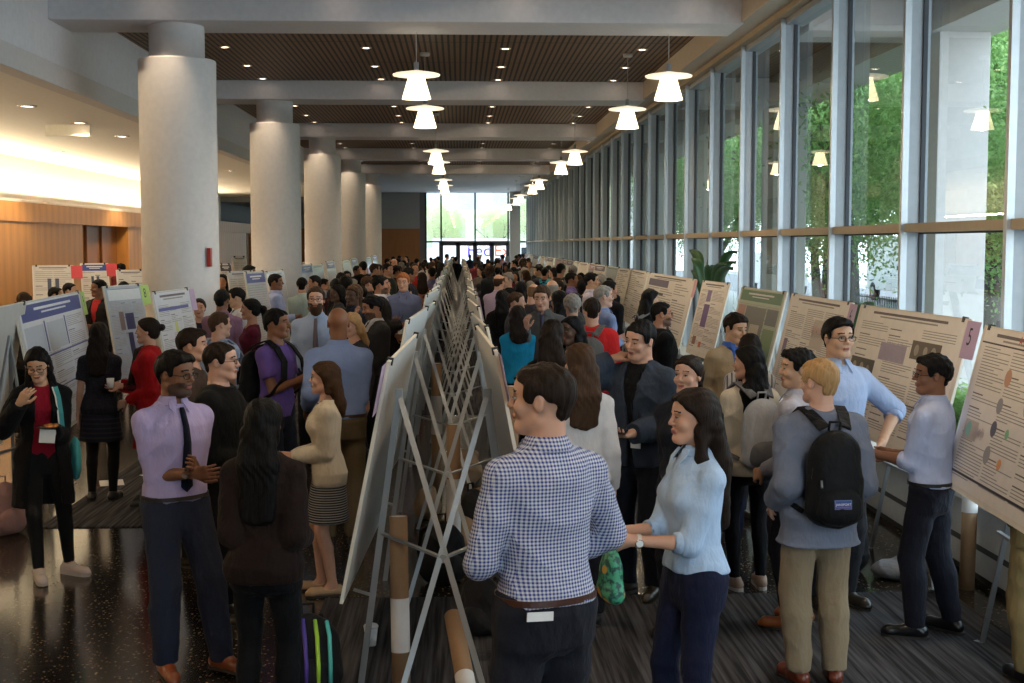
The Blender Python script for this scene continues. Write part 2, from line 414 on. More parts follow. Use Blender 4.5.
    def hand(s, F, sd):
        j = s.j; w, d, n = j['wr' + sd], j['fd' + sd], j['pn' + sd]; sg = 1 if sd == 'L' else -1
        lat = np.cross(d, n) * (1 if sd == 'L' else -1)   # towards the thumb
        cu = s.curl[0 if sd == 'L' else 1]
        F.cone(w - d * .02, w + d * .02, .026, .024, k=.015)
        for i, (o, Lf, r) in enumerate(((.029, .070, .0092), (.0095, .079, .0095), (-.010, .073, .009), (-.028, .058, .008))):
            kn = w + d * (.088 - .004 * i) + lat * o; F.cone(w + d * .015 + lat * o * .55, kn, .0155, .0115, k=.012)
            dd = nrm(d + lat * o * 2.2); p = kn
            for q, f in enumerate((.45, .3, .25)):
                a = cu * (.55, .95, .6)[q] + .10 + .05 * i; dd = nrm(dd * math.cos(a) + n * math.sin(a)) if a < 1.4 else nrm(n - dd * .2)
                p2 = p + dd * Lf * f; F.cone(p, p2, r * (1 - .1 * q), r * (.9 - .1 * q), k=.003); p = p2
        t0 = w + d * .025 + lat * .022; t1 = t0 + nrm(d * .7 + lat * .75 + n * .35) * .042; t2 = t1 + nrm(d * .9 + lat * .25 + n * (.25 + .5 * cu)) * .032; t3 = t2 + nrm(d * .8 - lat * .05 + n * (.3 + .6 * cu)) * .026
        F.cone(t0, t1, .016, .012, k=.012); F.cone(t1, t2, .0112, .0098, k=.003); F.cone(t2, t3, .0098, .008, k=.003)
    def hand_box(s, sd):
        w = s.j['wr' + sd]; c = w + s.j['fd' + sd] * .085 + s.j['pn' + sd] * .02; return c - .115, c + .115
    def arm(s, F, sd, off=0.0, k=.03, clip=None, loose=0.0, part=None):
        sh, el, wr = s.j['sh' + sd], s.j['el' + sd], s.j['wr' + sd]; m = (1.0 if s.sex == 'm' else .84) * (1 + (s.bw - 1) * .5)
        e2 = el + nrm(wr - el) * .08; q = .2
        F.cone(sh, sh + (el - sh) * .45, .052 * m + off * .9, .045 * m + off + loose * .5, k=k)
        if clip is None or clip > .45:
            cu_ = None if clip is None or clip >= 1 else (sh + (el - sh) * clip, nrm(el - sh))
            F.cone(sh + (el - sh) * .45, el, .046 * m + off + loose * .5, .039 * m + off + loose, k=.01, clip=cu_)
        if clip is None or clip > 1:
            c = None
            if clip is not None: p = el + (wr - el) * (clip - 1); c = (p, nrm(wr - el))
            F.cone(el, e2, .039 * m + off + loose, .040 * m + off + loose, k=.012, clip=c); F.cone(e2, wr, .040 * m + off + loose, .026 * m + off + loose * .6, k=.008, clip=c)
    def leg(s, F, sd, off=0.0, k=.025, loose=0.0, clip=None):
        hj, kn, an = s.j['hj' + sd], s.j['kn' + sd], s.j['an' + sd]; m = 1.0 if s.sex == 'm' else .98
        fw = nrm(an - kn); cz = None if clip is None else (v3(0, 0, clip), v3(0, 0, -1))
        F.cone(hj, hj + (kn - hj) * .5, .088 * m + off, .072 * m + off + loose * .3, k=k, clip=cz); F.cone(hj + (kn - hj) * .5, kn, .072 * m + off + loose * .3, .055 * m + off + loose, k=.015, clip=cz)
        cf = kn + fw * .13 + v3(0, .012, 0); F.cone(kn, cf, .053 * m + off + loose, .054 * m + off + loose, k=.015, clip=cz); F.cone(cf, an, .054 * m + off + loose, .036 * m + off + loose, k=.012, clip=cz)
    def foot(s, F, sd, off=0.0):
        an, f = s.j['an' + sd], s.j['ft' + sd]; z = an[2] - .085
        hl = v3(an[0], an[1], 0) - f * .035; hl[2] = z + .04 + off; to = v3(an[0], an[1], 0) + f * .165; to[2] = z + .028 + off; F.cone(hl, to, .027 + off, .024 + off, k=.02)
        md = (hl + to) / 2; md[2] = z + .035 + off; F.cone(an, md, .033 + off, .028 + off, k=.02)
    def body(s, q):
        def prims(F, fine):
            s.loft(F, s.TB, k=.02, z0=.83)
            if s.sex == 'f':
                for g in (1, -1): F.ell(s.T(v3(g * .068, -.075, 1.285)), (.058, .05, .058), .03)
            for sd in 'LR': s.arm(F, sd); s.leg(F, sd); s.foot(F, sd)
            for g in (1, -1): F.cone(s.neck0 + s.RT @ v3(g * .02, 0, .0), s.j['shL' if g > 0 else 'shR'] + v3(-g * .02, 0, .004), .038, .042, k=.03)
            s.head(F, fine or q > 1)
            for sd in 'LR': s.hand(F, sd)
        hb, hh = {2: (.014, .0042), 1: (.017, .0065), 0: (.02, .009)}[q]
        pts = np.array([v for k, v in s.j.items() if k[:2] not in ('fd', 'pn', 'ft')] + [s.hc]); lo = pts.min(0) - .2; hi = pts.max(0) + .2; lo[2] = -.03
        F = Field(lo, hi, hb); prims(F, False); V, Q = F.mesh()
        boxes = [(s.hc - .165, s.hc + .165, hh)] + [s.hand_box(sd) + ({2: .0045, 1: .0065, 0: .009}[q],) for sd in 'LR']
        Vs, Qs = [V], [Q]; cen = V[Q].mean(1); keep = np.ones(len(Q), bool)
        for lo, hi, h in boxes: keep &= ~np.all((cen > lo + h) & (cen < hi - h), 1)
        Qs[0] = Q[keep]; n = len(V)
        for bi, (lo, hi, h) in enumerate(boxes):
            F = Field(lo, hi, h); prims(F, True); v, f = F.mesh()
            if bi: 
                c = v[f].mean(1); L0, H0 = boxes[0][0], boxes[0][1]; f = f[~np.all((c > L0 + h) & (c < H0 - h), 1)]
                if bi == 2:
                    L1, H1 = boxes[1][0], boxes[1][1]; c = v[f].mean(1); f = f[~np.all((c > L1 + h) & (c < H1 - h), 1)]
            Vs.append(v); Qs.append(f + n); n += len(v)
        V = np.concatenate(Vs); Q = np.concatenate(Qs)
        used = np.unique(Q); mp = np.full(len(V), -1); mp[used] = np.arange(len(used))
        return V[used], mp[Q]
def cloth_mesh(s, name, mats, fn, h, parent, amp=.004, seed=0, mi_fn=None, box=None):
    pts = np.array([v for k, v in s.j.items() if k[:2] not in ('fd', 'pn', 'ft')]); lo = pts.min(0) - .22; hi = pts.max(0) + .2
    if box is not None: lo, hi = np.array(box[0]), np.array(box[1])
    lo[2] = max(lo[2], -.02)
    F = Field(lo, hi, h); fn(F); V, Q = F.mesh()
    if len(Q) == 0: return None
    if amp: V = folds(V, Q, amp, seed)
    mi = mi_fn(V[Q].mean(1)) if mi_fn else None
    return mesh_from(name, V, Q, mats, mi, True, parent)
def hair_mesh(s, style, mat, parent, q, seed=0):
    H, R = s.H, s.RH; h = {2: .0055, 1: .008, 0: .011}[q]
    longs = style in ('long', 'verylong', 'longfront', 'midlong', 'fullfront')
    thick = dict(short=.010, crop=.006, spiky=.016, curly=.020, buzz=.004, fringe=.014, bun=.010, ponytail=.010, balding=.005, swept=.016, fullfront=.020, verylong=.017).get(style, .014)
    fem = longs or style in ('bun', 'ponytail', 'bob')
    def fn(F):
        F.ell(H(0, .018, .032), (.076 + thick, .096 + thick, .089 + thick), 0, R=R)
        F.ell(H(0, -.043, .054), (.054 + thick * .8, .045 + thick, .042 + thick), .03, R=R)
        if style in ('swept', 'spiky', 'fringe'): F.ell(H(0, -.055, .088), (.055, .045, .035), .02, R=R)
        # hairline: keep what lies above and behind the slanted plane
        ax = R @ (v3(0, .50, .86) if not fem else v3(0, .72, .69)); p = H(0, -.094, .086 if not fem else .092) if style != 'balding' else H(0, -.03, .075)
        if style == 'buzz': p = H(0, -.085, .072)
        X, Y, Z = F.ax[0][:, None, None], F.ax[1][None, :, None], F.ax[2][None, None, :]
        if style == 'balding':
            ax = R @ v3(0, 0, 1); d = ((X - H(0, 0, .06)[0]) * ax[0] + (Y - H(0, 0, .06)[1]) * ax[1] + (Z - H(0, 0, .06)[2]) * ax[2]); F.D = -smin(-F.D, -d, .01)
            ax = R @ v3(0, .75, .66); p = H(0, -.05, .03)
        d = -((X - p[0]) * ax[0] + (Y - p[1]) * ax[1] + (Z - p[2]) * ax[2]); F.D = -smin(-F.D, -d, .012)
        if fem and style != 'bun' and style != 'ponytail': pass
        if not fem:
            for g in (1, -1): F.ell(H(g * .076, -.020, .034), (.009, .026, .040), .014, R=R)
            F.ell(H(0, .074, -.034), (.052, .026, .036), .02, R=R)
        if style in ('bun', 'ponytail'):
            F.ell(H(0, .06, -.03), (.06, .05, .05), .03, R=R)
            if style == 'bun': F.ell(H(0, .135, .035), (.036, .034, .034), .008, R=R)
            else:
                b = s.neckp + s.RT @ v3(0, .15, -.10); F.cone(H(0, .10, .03), H(0, .15, .01), .025, .03, k=.02); F.cone(H(0, .15, .01), b, .034, .02, k=.02)
        if style == 'bob' or longs:
            for g in (1, -1): F.cone(H(g * .062, .03, .02), H(g * .066, .035, -.09), .032, .026, k=.025)
            F.cone(H(0, .07, .0), H(0, .075, -.10), .05, .045, k=.03)
        if longs:
            Lb = dict(long=-.26, verylong=-.36, longfront=-.30, midlong=-.16, fullfront=-.38)[style]; RT = s.RT
            for x in (-.056, -.034, -.011, .011, .034, .056):
                e = s.neckp + RT @ v3(x * 1.25, .112, Lb + .02 * abs(x) / .05); mid = s.neckp + RT @ v3(x * 1.3, .098, -.07)
                F.cone(H(x, .085, -.04), mid, .034, .032, k=.035); F.cone(mid, e, .032, .018, k=.035)
            if style in ('longfront', 'fullfront'):
                for g in (1, -1):
                    m1 = s.neckp + RT @ v3(g * .085, -.015, -.06); e = s.neckp + RT @ v3(g * .088, -.105, Lb * .95)
                    F.cone(H(g * .068, .01, -.05), m1, .028, .03, k=.02); F.cone(m1, e, .03, .013, k=.02)
        # the face stays free
        F.ell(H(0, -.105, -.035), (.064, .062, .092), .012, sub=True, R=R)
        if not fem:
            for g in (1, -1): F.ell(H(g * .088, .014, -.006), (.02, .020, .034), .006, sub=True, R=R)
    lo = s.hc - .19; hi = s.hc + .19
    if longs or style == 'ponytail': lo = lo - v3(.03, .02, .42); hi = hi + v3(.03, .06, 0)
    F = Field(lo, hi, h); fn(F); V, Q = F.mesh()
    if len(Q) == 0: return None
    n = vnormals(V, Q); x, y, z = V.T
    if style == 'curly': V = V + n * (.007 * np.sin(95 * x + seed) * np.sin(88 * y + 2) * np.sin(91 * z))[:, None]
    elif style == 'spiky': V = V + n * (.008 * np.maximum(0, np.sin(120 * x + seed) * np.sin(110 * y)))[:, None]
    elif style in ('short', 'swept', 'crop'): V = V + n * (.0030 * np.sin(105 * x + 35 * z + seed) * np.sin(85 * y - 25 * z + 1.3 * seed) + .0012 * np.sin(210 * x + 90 * y))[:, None]
    elif style != 'buzz': V = V + n * (.0014 * np.sin(150 * x + 6 * np.sin(20 * z) + seed) + (.0022 if longs else .0010) * np.sin(60 * x + 50 * y + 4 * np.sin(14 * z)))[:, None]
    return mesh_from('hair', V, Q, [mat], None, True, parent)
PANTS = dict(pants=(.012, .014), slim=(.008, .005), leggings=(.004, .0), jeans=(.010, .010), chinos=(.014, .018))
_sb = {}
def stub(k):
    if k not in _sb: _sb[k] = plain(tuple(round(x * .28 + .006, 4) for x in SKIN[k]), .7)
    return _sb[k]
def human(root, rig, q=1, sk='light', hair=('short', 'black'), top=('shirt', (.3, .4, .6)), inner=None, bottom=('pants', (.02, .02, .03)), shoes=('dress', (.02, .015, .01)), extras=(), seed=0, beard=None):
    s = rig; fem = s.sex == 'f'; hc = {2: .0095, 1: .013, 0: .018}[q]; P = root
    V, Q = s.body(q)
    cen = V[Q].mean(1); Lc = (cen - s.hc) @ s.RH; x, y, z = Lc.T; mi = np.zeros(len(Q), dtype=np.int32)
    near = (np.abs(Lc) < .14).all(1)
    if q >= 1:
        mi[near & (np.abs(x) < (.022 if fem else .020)) & (y < -.084) & (z > (-.0655 if fem else -.063)) & (z < -.048)] = 1
        mi[near & (np.abs(x) > .013) & (np.abs(x) < .050) & (y < -.068) & (np.abs(z - .0372 + .30 * np.maximum(np.abs(x) - .036, 0)) < (.0032 if fem else .004))] = 2
    if beard == 'stubble' or beard == 'full': mi[near & (z < -.030) & (y < .0) & (mi != 1) & (z > -.125) & ~((np.abs(x) < .03) & (y < -.085) & (z > -.040)) & (z > -.108 - .25 * y - .02) & (z < -.028 - .35 * (y + .07)) & (y < .005)] = 5 if beard == 'stubble' else 2
    Vl, Fl, Ml = [], [], []
    if q >= 1:
        mb = MB(); RH = Matrix([[float(s.RH[i][j]) for j in range(3)] for i in range(3)]); hcV = Vector(s.hc); M = Matrix.Translation(hcV) @ RH.to_4x4()
        for g in (1, -1):
            mb.mat(3).ball((g * .032, -.0835, .008), 1, 12, 8, (.0118, .0068, .0046), M); mb.mat(4).ball((g * .032, -.0885, .008), 1, 10, 6, (.0052, .0032, .0048), M)
            mb.mat(2).tube([M @ Vector(p) for p in ((g * .0195, -.0865, .0095), (g * .026, -.0910, .0128), (g * .034, -.0912, .0136), (g * .0455, -.083, .0100))], .0019, 5)
        nv = len(V); V = np.concatenate([V, np.array(mb.v)]); Fl = [tuple(nv + i for i in f) for f in mb.f]; Ml = mb.m
    hm = hairm(hair[1]) if hair else hairm('black')
    hm2 = hairm(beard and hair and hair[1] or 'black') if hair is None or hair[1] not in ('blond',) else hairm('lightbrown')
    o = mesh_from('body', V, [tuple(f) for f in Q.tolist()] + Fl, [skin(sk), LIP, hm2, EYEW, IRIS, stub(sk)], np.concatenate([mi, np.array(Ml, dtype=np.int32)]) if Fl else mi, True, P)
    if hair and hair[0] != 'bald': hair_mesh(s, hair[0], hm, P, q, seed)
    if beard == 'full':
        def bf(F):
            F.ell(s.H(0, -.045, -.075), (.062, .062, .062), 0, R=s.RH); F.ell(s.H(0, -.035, -.115), (.045, .05, .045), .03, R=s.RH)
            F.ell(s.H(0, -.03, .0), (.10, .12, .048), .008, sub=True, R=s.RH); F.ell(s.H(0, -.10, -.052), (.02, .03, .008), .006, sub=True, R=s.RH)
        cloth_mesh(s, 'beard', [hm], bf, .006, P, .002, seed, None, (s.hc - .19, s.hc + .14))
    # ---- clothes
    kind, cm = top[0], top[1]; cm = cloth(cm) if isinstance(cm, tuple) else cm
    spec = dict(shirt=(.014, .985, 2, .008), tucked=(.014, .95, 2, .008), rolled=(.014, .95, 1.12, .010), tee=(.014, .87, .62, .016), blouse=(.012, .90, .9, .014), sweater=(.020, .90, 2, .010), jacket=(.032, .84, 2, .012), blazer=(.028, .80, 2, .010), cardigan=(.024, .80, 2, .012), coat=(.034, .55, 2, .012), dress=(.012, .55, .55, .006), longsleeve=(.010, .90, 2, .006), rolledout=(.018, .86, 1.12, .012), hoodie=(.032, .86, 2, .014))[kind]
    off, hem, slv, loose = spec
    if len(top) > 2: hem = top[2]
    openf = kind in ('cardigan', 'blazer', 'coat') or (kind == 'jacket' and inner is not None)
    def topfn(off, hem, slv, loose, opening, neck_y=0.0, cut=.0):
        def fn(F):
            tb = {k: list(v) for k, v in s.TB.items()}
            if hem < .80: tb = dict(z=[hem, .80] + tb['z'][1:], a=[tb['a'][1] + .03, tb['a'][1] + .012] + tb['a'][1:], b=[tb['b'][1] + .03, tb['b'][1] + .01] + tb['b'][1:], c=[.01, .012] + tb['c'][1:])
            s.loft(F, tb, off, hem, 1.485, .03, off + (.008 if kind in ('tucked', 'rolled', 'shirt', 'jacket', 'hoodie') else 0))
            if fem:
                for g in (1, -1): F.ell(s.T(v3(g * .064, -.072, 1.285)), (.062 + off * .5, .05 + off, .066), .05)
            for sd in 'LR':
                s.arm(F, sd, off, .03, slv if slv < 2 else 1.96, loose)
                F.cone(s.T(v3((1 if sd == 'L' else -1) * .03, .018, 1.442)), s.j['sh' + sd] + v3(0, 0, .006), .042 + off, .047 + off * .7, k=.03)
            np_ = s.T(v3(0, -.01 - neck_y, 1.50 if cut < .02 else 1.49)); F.cone(s.T(v3(0, .02, 1.60)), s.T(v3(0, .012, 1.50)), .05, .056 + cut, k=.008, sub=True); F.ell(np_, (.052 + cut, .06 + cut * 1.2, .03 + cut * 2.2), .01, sub=True)
            if opening:
                a0 = .024; RT, hip = s.RT, s.hip
                X, Y, Z = F.ax[0][:, None, None], F.ax[1][None, :, None], F.ax[2][None, None, :]
                xx, yy, zz = X - hip[0], Y - hip[1], Z - hip[2]; xl = RT[0][0] * xx + RT[1][0] * yy + RT[2][0] * zz + hip[0]; yl = RT[0][1] * xx + RT[1][1] * yy + RT[2][1] * zz; zl = RT[0][2] * xx + RT[1][2] * yy + RT[2][2] * zz + hip[2]
                w = opening(zl); d = np.maximum(np.abs(xl) - w, yl + .02); F.D = np.maximum(F.D, -d)
        return fn
    names = dict(shirt='shirt', tucked='shirt', rolled='shirt', rolledout='shirt', tee='t_shirt', blouse='blouse', sweater='sweater', jacket='jacket', blazer='suit_jacket', cardigan='cardigan', coat='coat', dress='dress', longsleeve='long_sleeved_top', hoodie='hoodie')
    if inner is not None:
        im = cloth(inner) if isinstance(inner, tuple) else inner
        cloth_mesh(s, 'shirt', [im], topfn(.008, .90, 1.9, .002, None, .0, .012 if fem else .0), hc, P, .001, seed + 3)
    if openf: wf = (lambda z: .055 + .12 * np.clip(1.2 - z, 0, .5) + .0 * z) if kind in ('cardigan', 'coat') else (lambda z: .012 + .16 * np.clip(z - 1.12, 0, .35) + .10 * np.clip(1.0 - z, 0, .2))
    else: wf = None
    cut = {'tee': .012, 'blouse': .016, 'sweater': .010, 'cardigan': .03, 'dress': .02, 'longsleeve': .022, 'blazer': .012}.get(kind, 0)
    cloth_mesh(s, names[kind], [cm], topfn(off, hem, slv, loose, wf, .0, cut), hc, P, {'dress': .003, 'blazer': .004, 'sweater': .005, 'tee': .006}.get(kind, .008 if q else .005), seed)
    RTm = Matrix([[float(s.RT[i][j]) for j in range(3)] for i in range(3)]).to_4x4(); TM = Matrix.Translation(Vector(s.hip)) @ RTm @ Matrix.Translation(-Vector(s.hip))
    if kind in ('shirt', 'tucked', 'rolled', 'rolledout') or 'collar' in extras:
        cc = inner if (inner is not None and kind not in ('shirt', 'tucked', 'rolled')) else top[1]; cc = cloth(cc) if isinstance(cc, tuple) else cc
        mb = MB(); r0 = .066 if s.sex == 'm' else .057
        a0, a1 = -PI / 2 + .20, 3 * PI / 2 - .20
        mb.lathe([(r0 + .012, 1.462), (r0 + .006, 1.488), (r0 - .004, 1.515), (r0, 1.519), (r0 + .010, 1.503), (r0 + .024, 1.476), (r0 + .026, 1.470), (r0 + .018, 1.472)], 26, (0, .014, 0), TM, a0, a1)
        for g in (1, -1):   # the two points
            p = [Vector((g * .014, -.062, 1.502)), Vector((g * .056, -.050, 1.500)), Vector((g * .064, -.082, 1.462)), Vector((g * .040, -.104, 1.432))]
            mb._add([TM @ v for v in p] + [TM @ (v + Vector((0, .006, 0))) for v in p], [(0, 1, 2, 3), (7, 6, 5, 4), (0, 4, 5, 1), (1, 5, 6, 2), (2, 6, 7, 3), (3, 7, 4, 0)])
        mb.build('collar', cc, P)
    if slv < 2 and kind in ('rolled', 'rolledout'):
        for sd in 'LR':
            el, wr = s.j['el' + sd], s.j['wr' + sd]; d = nrm(wr - el); m = 1 if s.sex == 'm' else .86; a = el + (wr - el) * .04; b = el + (wr - el) * .25
            MB().tube([Vector(a), Vector(a + d * .004), Vector(b), Vector(b + d * .003), Vector(b - d * .002)], [.040 * m, .058 * m, .056 * m, .052 * m, .03 * m], 18).build('rolled_cuff', cm, P)
    if 'necktie' in extras or 'bowtie' in extras:
        tc = [e for e in extras if isinstance(e, tuple) and e[0] == 'tiecol']; tc = cloth(tc[0][1]) if tc else cloth((.012, .014, .03))
        def fy(zz): return float(np.interp(zz, s.TB['z'], s.TB['c']) - np.interp(zz, s.TB['z'], s.TB['b'])) - off - .014
        zs = [1.462, 1.44, 1.36, 1.28, 1.2, 1.1, 1.04, 1.01]; ws = [.013, .017, .018, .022, .026, .032, .035, .003]
        ve = []; fc = []
        for zz, w in zip(zs, ws):
            y = min(fy(zz) - .008, -.075 if zz > 1.4 else 0); ve += [TM @ Vector((-w, y, zz)), TM @ Vector((0, y - .006, zz)), TM @ Vector((w, y, zz)), TM @ Vector((0, y + .012, zz))]
        for i in range(len(zs) - 1):
            for k in range(4): fc.append((i * 4 + k, i * 4 + (k + 1) % 4, i * 4 + 4 + (k + 1) % 4, i * 4 + 4 + k))
        mb = MB(); mb._add(ve, fc, True); mb.build('necktie', tc, P)
    # ---- below the waist
    bk, bc = bottom; bcm = cloth(bc) if isinstance(bc, tuple) else bc
    if bk in PANTS:
        o_, lo_ = PANTS[bk]
        def pf(F):
            s.loft_low(F, o_)
            for sd in 'LR': s.leg(F, sd, o_, .03, lo_, .075 if bk != 'leggings' else .09)
        cloth_mesh(s, 'leggings' if bk == 'leggings' else 'trousers', [bcm], pf, hc, P, .007 if bk != 'leggings' else .002, seed + 1)
    elif bk in ('skirt', 'dressskirt'):
        zb = .56 if bk == 'skirt' else .60
        def sf(F):
            tb = dict(z=[zb, .75, .86, .93, 1.0, 1.06], a=[.215, .195, .182, .18, .165, .145], b=[.16, .145, .13, .13, .118, .105], c=[.01, .014, .018, .02, .01, .002])
            s.loft(F, tb, 0, zb, 1.05, .01)
        cloth_mesh(s, 'skirt', [bcm], sf, hc, P, .004, seed + 1)
        if len(bottom) > 2: pass
    if 'tights' in extras:
        def pf(F):
            for sd in 'LR': s.leg(F, sd, .003, .03, 0, .07)
        cloth_mesh(s, 'tights', [cloth((.006, .006, .007))], pf, hc, P, 0, seed)
    if 'belt' in extras:
        ec = [e for e in extras if isinstance(e, tuple) and e[0] == 'beltcol']; ec = plain(ec[0][1], .4) if ec else plain((.05, .02, .01), .4)
        A = float(np.interp(.975, s.TB['z'], s.TB['a'])) + .021; B = float(np.interp(.975, s.TB['z'], s.TB['b'])) + .026
        mb = MB(); ve = []; n = 36
        for r, zz in ((-.004, .962), (0, .962), (0, .984), (-.004, .984)):
            for k in range(n):
                a = 2 * PI * k / n; c_, s_ = math.cos(a), math.sin(a); e = 2 / 2.25
                ve.append(Vector(((A + r) * math.copysign(abs(c_) ** e, c_), .012 + (B + r) * math.copysign(abs(s_) ** e, s_), zz)))
        mb._add(ve, [(i * n + k, i * n + (k + 1) % n, ((i + 1) % 4) * n + (k + 1) % n, ((i + 1) % 4) * n + k) for i in range(4) for k in range(n)]); mb.build('belt', ec, P)
    # ---- shoes
    if shoes:
        for sd in 'LR':
            an, f = s.j['an' + sd], s.j['ft' + sd]; z0 = an[2] - .085; st = shoes[0]; sm = plain(shoes[1], .3 if st == 'dress' else .6); lat = np.cross(f, v3(0, 0, 1))
            def sf(F):
                hl = v3(an[0], an[1], 0) - f * .045; to = v3(an[0], an[1], 0) + f * .155; up = {'flat': .03, 'sneaker': .045, 'dress': .045, 'boot': .05}[st]
                hz = hl.copy(); hz[2] = z0 + .045; tz = to.copy(); tz[2] = z0 + .034; F.cone(hz, tz, .040, .037, k=.01)
                tz2 = to + f * .03; tz2[2] = z0 + .026; F.cone(tz, tz2, .035, .024, k=.02)
                md = v3(an[0], an[1], 0) + f * .04; md[2] = z0 + .055
                if st != 'flat': a2 = v3(an[0], an[1], z0 + (.075 if st != 'boot' else .13)) - f * .01; F.cone(a2, md, .043, .040, k=.02)
                else: F.ell(v3(an[0], an[1], z0 + .085) + f * .02, (.05, .06, .04), .01, sub=True)
                F.plane_cut(v3(0, 0, z0 + .012), v3(0, 0, -1))
                if st in ('sneaker', 'dress'): F.cone(v3(an[0], an[1], z0 + .13) - f * .01, v3(an[0], an[1], z0 + .075) - f * .01, .036, .030, k=.004, sub=True)
            c = v3(an[0], an[1], z0 + .06) + f * .05
            so = cloth_mesh(s, 'shoe', [sm], sf, .0075 if q > 1 else .011, P, 0, 0, None, (c - v3(.2, .2, .09), c + v3(.2, .2, .12)))
            # sole: an outline swept down to the ground
            mb = MB(); out = []
            for t, w in ((-.088, .0), (-.082, .022), (-.06, .034), (-.01, .036), (.05, .037), (.11, .041), (.155, .040), (.185, .028), (.203, .0)): out.append((t, w))
            ring = [(t, w) for t, w in out] + [(t, -w) for t, w in out[-2:0:-1]]; n = len(ring); ve = []
            for zz in (z0 + .001, z0 + (.024 if st == 'sneaker' else .016)):
                for t, w in ring: p = v3(an[0], an[1], 0) + f * t + lat * w; ve.append(Vector((p[0], p[1], zz)))
            mb._add(ve, [tuple(range(n))[::-1], tuple(range(n, 2 * n))] + [(k, (k + 1) % n, n + (k + 1) % n, n + k) for k in range(n)])
            mb.build('sole', plain((.55, .5, .46), .7) if st == 'sneaker' else plain((.02, .015, .012), .6), so)
            if st == 'sneaker' and q > 1:
                mb = MB()
                for i in range(4):
                    c_ = v3(an[0], an[1], z0 + .092 - .009 * i) + f * (.045 + .022 * i); mb.tube([Vector(c_ - lat * .02), Vector(c_ + v3(0, 0, .006)), Vector(c_ + lat * .02)], .003, 5)
                mb.build('shoelace', plain((.7, .65, .6)), so)
    if 'glasses' in extras:
        mb = MB(); RH = Matrix([[float(s.RH[i][j]) for j in range(3)] for i in range(3)]); M = Matrix.Translation(Vector(s.hc)) @ RH.to_4x4()
        for g in (1, -1):
            pts = [M @ Vector((g * (.033 + .024 * math.copysign(abs(math.cos(a)) ** .7, math.cos(a))), -.106 + .008 * abs(math.cos(a)), .006 + .015 * math.copysign(abs(math.sin(a)) ** .7, math.sin(a)))) for a in [2 * PI * k / 18 for k in range(18)]]
            mb.tube(pts, .0019, 6, closed=True); mb.tube([M @ Vector((g * .057, -.098, .010)), M @ Vector((g * .072, -.085, .010)), M @ Vector((g * .086, .005, .008))], .0019, 6)
        mb.tube([M @ Vector((-.010, -.107, .008)), M @ Vector((0, -.111, .010)), M @ Vector((.010, -.107, .008))], .0018, 6)
        mb.build('glasses', plain((.01, .01, .012), .25), P)
    for e in extras:
        if isinstance(e, tuple) and e[0] == 'watch':
            sd = e[1]; wr, d = s.j['wr' + sd], s.j['fd' + sd]; n_ = s.j['pn' + sd]; c_ = wr - d * .035; mb = MB()
            mb.tube([Vector(c_ - d * .009), Vector(c_ + d * .009)], .0345 if s.sex == 'm' else .030, 18, caps=False)
            mb.mat(1).tube([Vector(c_ - n_ * (.028)), Vector(c_ - n_ * (.037 if s.sex == 'm' else .033))], .019, 18); mb.mat(2).tube([Vector(c_ - n_ * .030), Vector(c_ - n_ * (.0385 if s.sex == 'm' else .0345))], .016, 16)
            mb.build('wristwatch', [plain(e[2], .5), plain((.5, .5, .5), .25, 1), plain(e[3], .3)], P)
        if isinstance(e, tuple) and e[0] == 'badge':
            zz = e[1]; sg = e[2]; y = float(np.interp(zz, s.TB['z'], s.TB['c']) - np.interp(zz, s.TB['z'], s.TB['b'])) - .06
            mb = MB().tube([TM @ Vector((-.05, -.09, 1.45)), TM @ Vector((sg - .01, y, zz + .06))], .003, 5).tube([TM @ Vector((.05, -.09, 1.45)), TM @ Vector((sg + .01, y, zz + .06))], .003, 5)
            mb.mat(1).box((sg - .035, y - .004, zz - .05), (sg + .035, y, zz + .05), TM); mb.mat(2).box((sg - .028, y - .006, zz - .01), (sg + .004, y - .003, zz + .03), TM)
            mb.build('name_badge', [plain((.02, .02, .03)), plain((.7, .7, .7)), plain((.2, .15, .12))], P)
    return root
def _loft_low(s, F, off):
    tb = dict(z=[.765, .80, .86, .93, .985, 1.02], a=[s.TB['a'][1] * .62, s.TB['a'][1] * .98, s.TB['a'][1], s.TB['a'][2], s.TB['a'][3], s.TB['a'][3] * .97], b=[s.TB['b'][1] * .55, s.TB['b'][1] * .88, s.TB['b'][1], s.TB['b'][2], s.TB['b'][3], s.TB['b'][3]], c=[.01, .015, .016, .02, .01, .008])
    RT, ln = s.RT, s.lean; s.RT, s.lean = np.eye(3), False
    s.loft(F, tb, off, .765, .985, .03); s.RT, s.lean = RT, ln
Rig.loft_low = _loft_low
